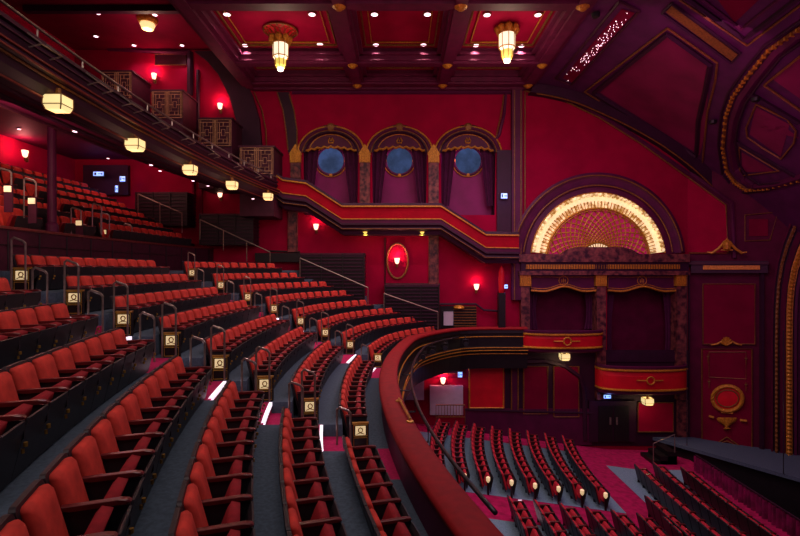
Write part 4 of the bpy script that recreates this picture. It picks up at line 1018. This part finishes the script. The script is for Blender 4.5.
mb = MB(); mb.box((-7.4, -1, EZ+8.9), (-7.1, 24, EZ+10.6)); struct(mb.build(T(), 'purple_dark'))
mb = MB(); mb.box((-7.0, 23.7, EZ+CH-.15), (5.9, 24.0, EZ+CH+.1)); struct(mb.build(T(), 'beam'))
for ix in range(3):
    for iy in range(3):
        x0 = XB[ix]+.6; x1 = XB[ix+1]-.6; y0 = YBm[iy]+.75; y1 = YBm[iy+1]-.65
        if y1-y0 < .8: y0 = YBm[iy]+.5; y1 = YBm[iy+1]-.5
        for ins, m_, r_ in ((0, 'gold_dim', .05), (.25, 'gold', .03)):
            if y1-y0 < 1.5 and ins: continue
            mb = MB(); mb.tube([(x0+ins, y0+ins, EZ+9.2), (x1-ins, y0+ins, EZ+9.2), (x1-ins, y1-ins, EZ+9.2), (x0+ins, y1-ins, EZ+9.2)], r_, 4, closed=True); struct(mb.build(T(), m_))
k = 0
for x in XB[1:]:
    for y in YBm[1:]:
        k += 1; mb = MB(); q = Vector((x, y, EZ+CH-.1)); mb.lathe(q, [(.02, -.12), (.1, -.1), (.17, -.03), (.22, 0), (.22, .05)], 12)
        tag(mb.build('ceiling_rosette', 'gold', loc=q), 'gilt rosette at a crossing of ceiling beams, %s beam, %s crossing from wall' % (('left', 'middle', 'right')[XB[1:].index(x)], ORD[3-YBm[1:].index(y)]), 'rosette', 'ceiling rosettes')
# downlights
dl = [(312, 14), (320, 44), (374.5, 14), (427.5, 14), (376, 44.5), (423.5, 44.5), (487, 14.5), (538, 14.5), (476, 45), (521.5, 45.5), (240, 14), (246, 44), (270, 44)]
for i, (a, b) in enumerate(dl[:10]+[(227, 14), (245, 45)]):
    H = 9.22; D = H*F/(HY-b); q = Vector(((a-HX)*D/F, D, EZ+H))
    t = thing('ceiling_downlight', q, 'small pink-white downlight in the coffered ceiling, %s in the list from left' % ORD[i+1] if False else 'pink-white downlight in the %s coffer, %s' % (('left', 'left', 'middle', 'middle', 'middle', 'middle', 'right', 'right', 'right', 'right', 'left', 'left')[i], ('upper right', 'lower right', 'upper left', 'upper right', 'lower left', 'lower right', 'upper left', 'upper right', 'lower left', 'lower right', 'upper left', 'lower left')[i]), 'ceiling light', 'downlights of the coffered ceiling')
    mb = MB(); mb.lathe(q, [(.12, -.03), (.12, 0)], 12); mb.build('lens', 'dot_glow', t)
    mb = MB(); mb.lathe(q, [(.16, -.02), (.16, .02)], 12); mb.build('rim', 'gold_dim', t)
    lamp('SPOT', (q.x, q.y, q.z-.1), 420, (255, 205, 205), .12, 110, .7, (q.x, q.y, 0))
for i, (a, b) in enumerate(((61, 8), (98, 13), (96, 36), (134, 45), (182, 45), (155, 14.5))):
    H = 10.5; D = H*F/(HY-b); q = Vector(((a-HX)*D/F, D, EZ+H))
    t = thing('ceiling_downlight', q, 'small white downlight in dark red ceiling above upper circle, %s one' % ('leftmost', 'second', 'third', 'fourth', 'rightmost', 'fifth')[i], 'ceiling light', 'downlights above the upper circle')
    mb = MB(); mb.lathe(q, [(.09, -.03), (.09, 0)], 12); mb.build('lens', 'dot_glow', t)
    mb = MB(); mb.lathe(q, [(.13, -.02), (.13, .02)], 12); mb.build('rim', 'gold_dim', t)
    lamp('SPOT', (q.x, q.y, q.z-.1), 100, (255, 190, 200), .1, 120, .7, (q.x, q.y, 0))
# dome lamp upper left
q = P(147.5, 12, 21.0); t = thing('dome_lamp', q, 'glowing faceted dome lamp on ceiling above the upper circle', 'ceiling light')
mb = MB(); mb.lathe((q.x, q.y, EZ+10.35), [(.05, -.3), (.22, -.24), (.3, -.06), (.28, 0)], 12); mb.build('glass', 'warm_glow', t)
mb = MB(); mb.lathe((q.x, q.y, EZ+10.35), [(.34, 0), (.4, .1), (.42, .2)], 16); mb.build('brass_rim', 'gold', t)
lamp('POINT', (q.x, q.y, EZ+9.8), 60, (255, 200, 170), .2)
for y in (8, 12, 16, 20):
    mb = MB(); mb.box((-15, y-.12, EZ+10.3), (-7.3, y+.12, EZ+10.55)); struct(mb.build(T(), 'purple_dark'))

# chandeliers
def chandelier(px, ptop, D, lab, rose, s=1.0):
    x = (px-HX)*D/F; zt = EZ+9.22; q = Vector((x, D, zt))
    t = thing('chandelier', q, lab, 'chandelier', 'art deco lanterns of the ceiling')
    if rose:
        mb = MB(); mb.lathe(q, [(.64, 0), (.62, -.06), (.5, -.14), (.33, -.34)], 24); mb.build('ceiling_rose', 'scarlet', t)
        mb = MB(); mb.tube([(x+.64*math.cos(a), D+.64*math.sin(a), zt-.05) for a in [j*PI/12 for j in range(24)]], .03, 5, closed=True)
        for ss in (-1, 1):
            for j in range(16): mb.tube([(x+r*math.cos(j*PI/8+ss*k*.13), D+r*math.sin(j*PI/8+ss*k*.13), zt-z-.02) for k, (r, z) in enumerate(((.63, .06), (.52, .13), (.43, .22), (.35, .34)))], .012, 4)
        mb.build('rose_lattice', 'gold_dim', t)
    base = zt-(.36 if rose else .12)
    R = .30*s
    mb = MB(); 
    for j in range(8):
        a = j*PI/4; c = Vector((x+math.cos(a)*R*1.15, D+math.sin(a)*R*1.15, base-.05)); mb.lathe(c, [(.03, -.14), (.10, -.04), (.13, .06), (.08, .14), (.01, .2)], 6)
    mb.lathe((x, D, base), [(R*.8, -.2), (R*1.12, -.12), (R*1.0, .12)], 8); mb.build('gilt_crown', 'gold', t)
    z0 = base-.18
    mb = MB(); mb.lathe((x, D, z0), [(R*.98, 0), (R*.98, -.50*s), (R*.72, -.60*s)], 8); mb.m(1).lathe((x, D, z0), [(R*.72, -.58*s), (R*.66, -.82*s), (R*.5, -.92*s)], 8); mb.m(0).lathe((x, D, z0), [(R*.48, -.9*s), (R*.35, -1.02*s), (R*.1, -1.05*s)], 8); mb.build('glass_panels', ['white_glow', 'glass_yellow'], t)
    mb = MB()
    for j in range(8):
        a = j*PI/4; ca, sa = math.cos(a), math.sin(a)
        mb.tube([(x+ca*R*r, D+sa*R*r, z0+z*s) for r, z in ((1, 0), (1, -.50), (.74, -.6), (.68, -.82), (.52, -.92))], .016, 4)
    mb.tube([(x+R*math.cos(j*PI/4), D+R*math.sin(j*PI/4), z0-.5*s) for j in range(8)], .02, 4, closed=True); mb.tube([(x+R*math.cos(j*PI/4), D+R*math.sin(j*PI/4), z0) for j in range(8)], .03, 4, closed=True)
    mb.build('brass_cage', 'gold', t)
    lamp('POINT', (x, D, z0-1.25*s), 170, (255, 225, 190), .25)
    lamp('POINT', (x-.7, D-.7, zt-.45), 6, (255, 190, 180), .15); lamp('POINT', (x+.7, D-.7, zt-.45), 6, (255, 190, 180), .15)
chandelier(280.5, 28, 19.2, 'art deco glass chandelier under a red lattice rose, left', True, 1.0)
chandelier(507, 28, 18.9, 'art deco glass chandelier with gilt crown, right', False, 1.05)

# vault (sounding board) - profile extruded along the hall
prof = [(5.6, 8.78), (6.7, 8.76), (8.3, 8.42), (9.84, 7.8), (11.5, 6.98), (12.96, 6.08), (14.5, 4.85), (16.1, 3.1), (17.3, 1.4), (18.0, -.5)]
def cr(p0, p1, p2, p3, t):
    return tuple(.5*((2*p1[i])+(-p0[i]+p2[i])*t+(2*p0[i]-5*p1[i]+4*p2[i]-p3[i])*t*t+(-p0[i]+3*p1[i]-3*p2[i]+p3[i])*t**3) for i in (0, 1))
VP = []
for i in range(len(prof)-1):
    p0 = prof[max(0, i-1)]; p3 = prof[min(len(prof)-1, i+2)]
    for j in range(8): VP.append(cr(p0, prof[i], prof[i+1], p3, j/8))
VP.append(prof[-1])
mb = MB(); mb.sheet([[(x, D, EZ+z) for x, z in VP] for D in (-1, 6, 12, 18, 24.1)]); struct(mb.build('ceiling', 'purple_grey', smooth=True), 'curved purple sounding board vault over the proscenium')
def V(px, py, ins=.03):
    a = px-HX; b = HY-py; r = b/a
    for i in range(len(VP)-1):
        r0 = VP[i][1]/VP[i][0]; r1 = VP[i+1][1]/VP[i+1][0]
        if r <= r0 and r >= r1:
            t = (r0-r)/(r0-r1); x = VP[i][0]+(VP[i+1][0]-VP[i][0])*t; z = VP[i][1]+(VP[i+1][1]-VP[i][1])*t
            dxx = VP[i+1][0]-VP[i][0]; dz = VP[i+1][1]-VP[i][1]; L = math.hypot(dxx, dz)
            return Vector((x+dz/L*ins, F*x/a, EZ+z-dxx/L*ins))
    x, z = VP[0]; return Vector((x, F*x/a, EZ+z-ins))
def dens(pts, n=8, closed=False):
    out = []; m_ = len(pts)
    for i in range(m_ if closed else m_-1):
        a = pts[i]; b = pts[(i+1) % m_]
        for j in range(n): out.append((a[0]+(b[0]-a[0])*j/n, a[1]+(b[1]-a[1])*j/n))
    if not closed: out.append(pts[-1])
    return out
def vt(pts, r, m, ins=.03, closed=False, n=8): 
    mb = MB(); mb.tube([V(a, b, ins) for a, b in dens(pts, n, closed)], r, 5, closed=closed); return struct(mb.build(T(), m))
def coons(c00, c10, c11, c01, m, ins=.02, bl=(0, 0), br=(0, 0), N=12, nm=None):
    g = []
    for i in range(N+1):
        v = i/N; row = []
        l = (c00[0]+(c01[0]-c00[0])*v+bl[0]*4*v*(1-v), c00[1]+(c01[1]-c00[1])*v+bl[1]*4*v*(1-v)); r = (c10[0]+(c11[0]-c10[0])*v+br[0]*4*v*(1-v), c10[1]+(c11[1]-c10[1])*v+br[1]*4*v*(1-v))
        for j in range(N+1): u = j/N; row.append(V(l[0]+(r[0]-l[0])*u, l[1]+(r[1]-l[1])*u, ins))
        g.append(row)
    mb = MB(); mb.sheet(g); return struct(mb.build(nm or T(), m))
# edge mouldings where the vault meets the wall
mb = MB(); mb.loft([[(x-.0, WALL-.5, EZ+z-.02), (x-.25, WALL-.5, EZ+z-.42), (x-.25, WALL, EZ+z-.42), (x, WALL, EZ+z)] for x, z in VP[6:62]]); struct(mb.build(T(), 'purple_dark'))
for o_, m_ in ((.47, 'gold_dim'),):
    mb = MB(); mb.tube([(x-o_*.6, WALL-.04 if o_ > .5 else WALL-.5, EZ+z-o_) for x, z in VP[8:58]], .03 if o_ < .5 else .07, 5); struct(mb.build(T(), m_))
ln([(525, 91), (545, 95), (565, 101), (600, 118), (640, 143), (689, 178)], .035, 'gold_dim', T(), WALL-.1)
ln([(525, 91), (525, 215)], .03, 'gold_dim', T(), WALL-.1)
ln([(528, 87), (550, 92), (580, 104), (620, 127), (660, 154), (689, 174)], .10, 'purple', T(), WALL-.1)
mb = MB(); c4 = [S(686, 177, .05), S(727, 206, .05), S(727, 254, .05), S(686, 254, .05)]; mb.add(c4, [(0, 1, 2, 3)]); struct(mb.build(T(), 'crimson'))
sp([(689, 178), (726, 205), (728, 253), (689, 253)], .035, 'gold_dim', .1)
sp([(689, 173), (732, 203), (734, 258)], .10, 'purple', .1)
# large trapezoid panel
coons((600, 92), (700, 155), (708, 66), (668, 34), 'magenta_panel', .02, br=(3, 3))
vt([(585, 91), (668, 27), (718, 62), (716, 80), (708, 112), (703, 163)], .04, 'gold_dim', .05, True); vt([(594, 92), (668, 33), (711, 64), (706, 90), (699, 120), (697, 156)], .10, 'purple_dark', .04, True)
vt([(588, 96), (703, 166)], .08, 'purple_dark', .04)
# jewelled strip
coons((563, 77), (572, 82), (635, 12), (622, 8), 'crimson_deep', .03); vt([(556, 78), (572, 84), (640, 10), (620, 0)], .05, 'maroon', .05, True)
rnd = random.Random(3); mb = MB()
for i in range(120):
    u = rnd.random(); v = rnd.uniform(.1, .9); cl = min((abs(u-c) for c in (.35, .55, .75)))
    if cl > .11 and rnd.random() < .75: continue
    a = 567+(628-567)*u+9*(v-.5); b = 79+(11-79)*u+5*(v-.5); p = V(a, b, .07); mb.lathe(p, [(.001, -.02), (.013, 0), (.001, .02)], 5)
t = tag(mb.build('crystal_lights', 'dot_glow'), 'cluster of tiny sparkling lights set in red strip of vault', 'lights'); t['kind'] = 'stuff'
# gold band & upper panel
coons((666, 10), (672, 4), (740, 54), (733, 60), 'gold_dim', .06, N=6); vt([(663, 12), (732, 62), (741, 52), (672, 2)], .05, 'purple_dark', .05, True)
coons((700, -25), (735, 22), (790, -30), (760, -60), 'crimson_deep', .02); vt([(684, -6), (745, 38), (800, -4)], .08, 'purple_dark', .05); vt([(680, -2), (748, 44), (806, 0)], .035, 'gold_dim', .06); vt([(690, -12), (742, 28), (790, -10)], .05, 'purple', .05)
# oval medallion of the vault
ovp = [(830, 8), (800, 27), (770, 48), (748, 75), (734, 95), (727, 115), (724, 146), (728, 170), (736, 181), (748, 189), (770, 187), (800, 179), (840, 168)]
vt(ovp, .07, 'gold_dim', .06, n=5); vt([(a+(8 if a < 790 else 4), b+(3 if b < 120 else -3)) for a, b in ovp], .16, 'purple', .04, n=5); vt([(a+13, b+(6 if b < 120 else -6)) for a, b in ovp], .05, 'purple_dark', .1, n=5)
vt([(a-5, b-3 if b < 150 else b+3) for a, b in ovp], .05, 'purple_dark', .05, n=5)
bd = MB()
dp = dens(ovp, 5)
for a, b in dp:
    p = V(a, b, .12); bd.bbox(p, (.12, .05, .12))
struct(bd.build(T(), 'gold'))
coons((772, 78), (800, 98), (850, 80), (815, 45), 'magenta_panel', .02); vt([(765, 84), (805, 112), (850, 88)], .04, 'gold_dim', .06); vt([(765, 84), (812, 46)], .04, 'gold_dim', .06)
coons((752, 108), (782, 124), (800, 138), (758, 128), 'magenta_panel', .02)
vt([(757, 103), (788, 118), (797, 130), (795, 142), (782, 158), (762, 146), (748, 136), (747, 127)], .035, 'gold_dim', .06, True)
coons((756, 106), (790, 124), (781, 156), (750, 134), 'magenta_panel', .02)
coons((742, 152), (742, 172), (775, 171), (760, 162), 'magenta_panel', .02); vt([(740, 146), (741, 175), (780, 170)], .03, 'gold_dim', .06, True)
vt([(735, 140), (752, 150), (790, 172), (800, 178)], .07, 'purple_dark', .05); vt([(745, 90), (760, 98), (800, 122)], .10, 'purple_dark', .05)
for i, (a, b) in enumerate(((596, 11), (757, 96), (714, 119))):
    mb = MB(); q = V(a, b, .08); mb.lathe(q, [(.15, 0), (.13, -.12), (.1, -.14)], 10); tag(mb.build('black_spotlight', 'black', loc=q), 'small dark fitting on the purple vault, %s' % ('near the sparkling strip', 'by the oval border', 'right of the large panel')[i], 'ceiling fitting', 'dark fittings')

# side closures
mb = MB(); mb.add([(-15.6, -1, 0), (-15.6, 24.2, 0), (-15.6, 24.2, EZ+10.6), (-15.6, -1, EZ+10.6)], [(0, 1, 2, 3)]); struct(mb.build('wall_rear', 'crimson'))

# ------------------------------------------------------------------ stalls
def zf(x):  # rake of the stalls floor
    return max(.35, 1.75-.135*max(x, -3))
mb = MB(); xs = [-6, -3, 0, 2, 4, 6, 8, 10, 11.9, 13.2]
mb.sheet([[(x, y, zf(x)) for x in xs] for y in (4, 24)]); struct(mb.build('floor', 'carpet_stalls'))
def blue(x0, x1, y0, y1):
    n = 6; mb.sheet([[(x0+(x1-x0)*i/n, y, zf(x0+(x1-x0)*i/n)+.012) for i in range(n+1)] for y in (y0, y1)])
mb = MB(); blue(-2, 7.7, 17.0, 22.8); blue(8.9, 12.2, 13.5, 21.6); blue(-2, 8.5, 8, 15.3); struct(mb.build('floor', 'carpet_stalls_blue'))
cnt = 0
def stall(x, D, rz, lab, grp):
    o = stallA.copy(); COL.objects.link(o); o.location = (x, D, zf(x)+.012); o.rotation_euler = (0, 0, rz); o.scale = (.9, 1.02, .86)
    tag(o, lab, 'chair', grp)
for r in range(9):
    xa = 7.05-.80*r
    n = 0; D = 17.35; Dm = 22.7+.0*r
    while D < Dm:
        x = xa-.22+.022*(D-17.2)**2
        n += 1
        if inframe((x, D, zf(x)+.6), 5, 5) and (x > .4+dx(D)*0 or True) and r < 8:
            stall(x, D, -math.atan(.044*(D-17.2)), 'stalls seat, %s from lit cross aisle, %s row from right, far side block' % (ORD[n], ORD[r+1]), 'stalls seats of the far side block'); cnt += 1
        D += .52
    if r < 8:
        mb = MB(); q = Vector((xa-.05, 17.02, zf(xa)+.55)); t = thing('row_end_lamp', (q.x, q.y, q.z-.55), 'small cream row-end lamp in stalls, %s from right' % ORD[r+1], 'aisle light', 'row-end lamps of the stalls')
        mb.lathe(q, [(.03, -.12), (.07, -.05), (.07, .05), (.03, .08)], 8); mb.build('shade', 'panel_glow', t)
        mb = MB(); mb.box((q.x-.03, q.y-.02, q.z-.55), (q.x+.03, q.y+.04, q.z-.1)); mb.build('post', 'black', t)
# front rows by the pit
for r in range(4):
    xa = 11.45-.93*r; D = 13.6; n = 0; Dm = (19.9, 20.6, 20.3, 17.2)[r]
    seats = []
    while D < Dm:
        x = xa-.22+.012*(D-16)**2*(1 if D > 16 else .3); seats.append((x, D)); D += .52
    for i, (x, D) in enumerate(reversed(seats)):
        if inframe((x, D, zf(x)+.5), 8, 12): stall(x, D, -math.atan(.024*(D-16)) if D > 16 else 0, 'stalls seat, %s from far end, %s row behind the pit curtain' % (ORD[i+1], ORD[r+1]), 'stalls seats of the front rows'); cnt += 1
# block nearest the camera, below the rail
for r in range(11):
    xa = 8.5-.80*r; D = 15.25; n = 0
    while D > 13.4:
        x = xa-.22+.01*(D-15)**2; n += 1
        if inframe((x, D, zf(x)+.7), 3, 3) and HX+x*F/D > 500: stall(x, D, 0, 'stalls seat, %s below lit cross aisle, %s row from right, bottom of photo' % (ORD[n], ORD[r+1]), 'stalls seats of the near side block'); cnt += 1
        D -= .52
print('SEATS stalls', cnt)
bpy.data.objects.remove(stallA)
# step nosing in stalls
mb = MB(); a = Vector((4.05, 15.6, zf(4.05)+.03)); mb.box((a.x-.06, 15.4, a.z-.02), (a.x+.06, 16.9, a.z)); tag(mb.build('step_light', 'strip_glow', loc=a), 'white lit nosing strip on the stalls cross aisle floor', 'step light')

# pit rail with magenta curtain
pit = thing('pit_rail', (12.75, 17, .35), 'long pleated magenta curtain hung on the orchestra pit rail', 'pit rail')
mb = MB(); g = []
for i in range(240):
    D = 12.5+9.0*i/239; x = 12.72+.10*math.sin(i*1.15)+.03*math.sin(i*.37); g.append([(x, D, 1.02), (x+.02*math.sin(i), D, .6), (x+.03*math.sin(i*1.3), D, .1)])
mb.sheet(g); mb.build('pleated_curtain', 'pink_curtain', pit, smooth=True)
mb = MB(); mb.tube([(12.72, 12.5, 1.04), (12.72, 21.5, 1.04)], .035, 6); mb.build('rail', 'purple_dark', pit)
# stage apron
mb = MB(); poly = [(12.1, 23.95), (15.9, 18.4), (21, 11), (21, 23), (16.5, 23.95)]
mb.m(0).prism(poly, 'z', .85, 1.0); mb.m(1).prism([(12.35, 23.95), (16.05, 18.6), (21, 11.4), (21, 23), (16.5, 23.95)], 'z', -.9, .85)
st = struct(mb.build('floor', ['carpet_blue', 'black']), 'narrow grey stage apron along the splayed wall')
mb = MB(); mb.add([(12.0, 10, -.9), (21, 10, -.9), (21, 24, -.9), (12.0, 24, -.9)], [(0, 1, 2, 3)]); struct(mb.build('floor', 'black'))
# dark box at the stage corner (stair) 
stp = thing('pass_door_steps', (11.3, 22.9, .35), 'dark steps leading up to stage corner from the stalls', 'steps')
mb = MB(); 
for i in range(3): mb.box((11.2+.35*i, 22.2, .3), (12.3, 23.3, .52+.2*i))
mb.build('treads', 'black', stp)
mb = MB(); mb.tube([(11.25, 22.2, .4), (11.25, 22.2, 1.3), (12.2, 22.2, 1.7), (12.2, 22.2, .9)], .025, 5); mb.build('rail', 'rail_metal', stp)
for i, (a, y0, y1, D) in enumerate(((687, 276, 450, 22.8), (783.5, 330, 474, 19.6))):
    mb = MB(); p0 = P(a, y0, D); p1 = P(a, y1, D); p1.z = 1.0; mb.tube([p0, p1], .018, 5); tag(mb.build('stage_pole', 'iron', loc=p1), 'thin dark vertical pole at the stage edge, %s one' % ('left', 'right')[i], 'pole', 'thin poles at the stage edge')

# ------------------------------------------------------------------ unseen fill lamps added to brighten the hall
lamp('AREA', (-2, 3, EZ+7.5), 500, (255, 220, 215), 6, target=(-3.5, 12, EZ-2))  # soft unseen lamp near the ceiling, added to light the seats
lamp('AREA', (2, 8, EZ+8.3), 500, (255, 225, 220), 6, target=(-4, 15, EZ-2))
lamp('AREA', (9, 14, EZ+4.5), 160, (255, 120, 190), 4, target=(7, 19, 0))
lamp('AREA', (4, 10, EZ+3), 150, (255, 150, 170), 5, target=(1, 24, EZ+2))
lamp('AREA', (9, 12, EZ+1), 190, (225, 110, 205), 4, target=(14, 20, EZ+5))  # added violet-pink fill that brightens the vault
lamp('AREA', (-8.6, 10.5, EZ+2.7), 110, (255, 190, 175), 1.6, target=(-12, 18, EZ+1.2))  # fill added for the rear circle, no fitting there
lamp('POINT', (-11.5, 21, EZ+4.6), 130, (255, 170, 160), .5)  # warm fill added over the far rear seats
lamp('POINT', (-11.3, 15.5, EZ+4.6), 120, (255, 180, 160), .5)  # another added warm fill above the rear rows
lamp('POINT', (-10.5, 20.5, EZ+8.5), 70, (255, 150, 160), .4)
lamp('AREA', (0, 15, EZ+1), 170, (255, 150, 160), 6, target=(0, 18, EZ+9))  # added up-light for the coffered ceiling
lamp('AREA', (5, 17, EZ+6), 350, (225, 200, 245), 5, target=(6, 19, 0))
lamp('AREA', (9, 15, EZ+6), 120, (255, 150, 200), 4, target=(10, 24, EZ+3))
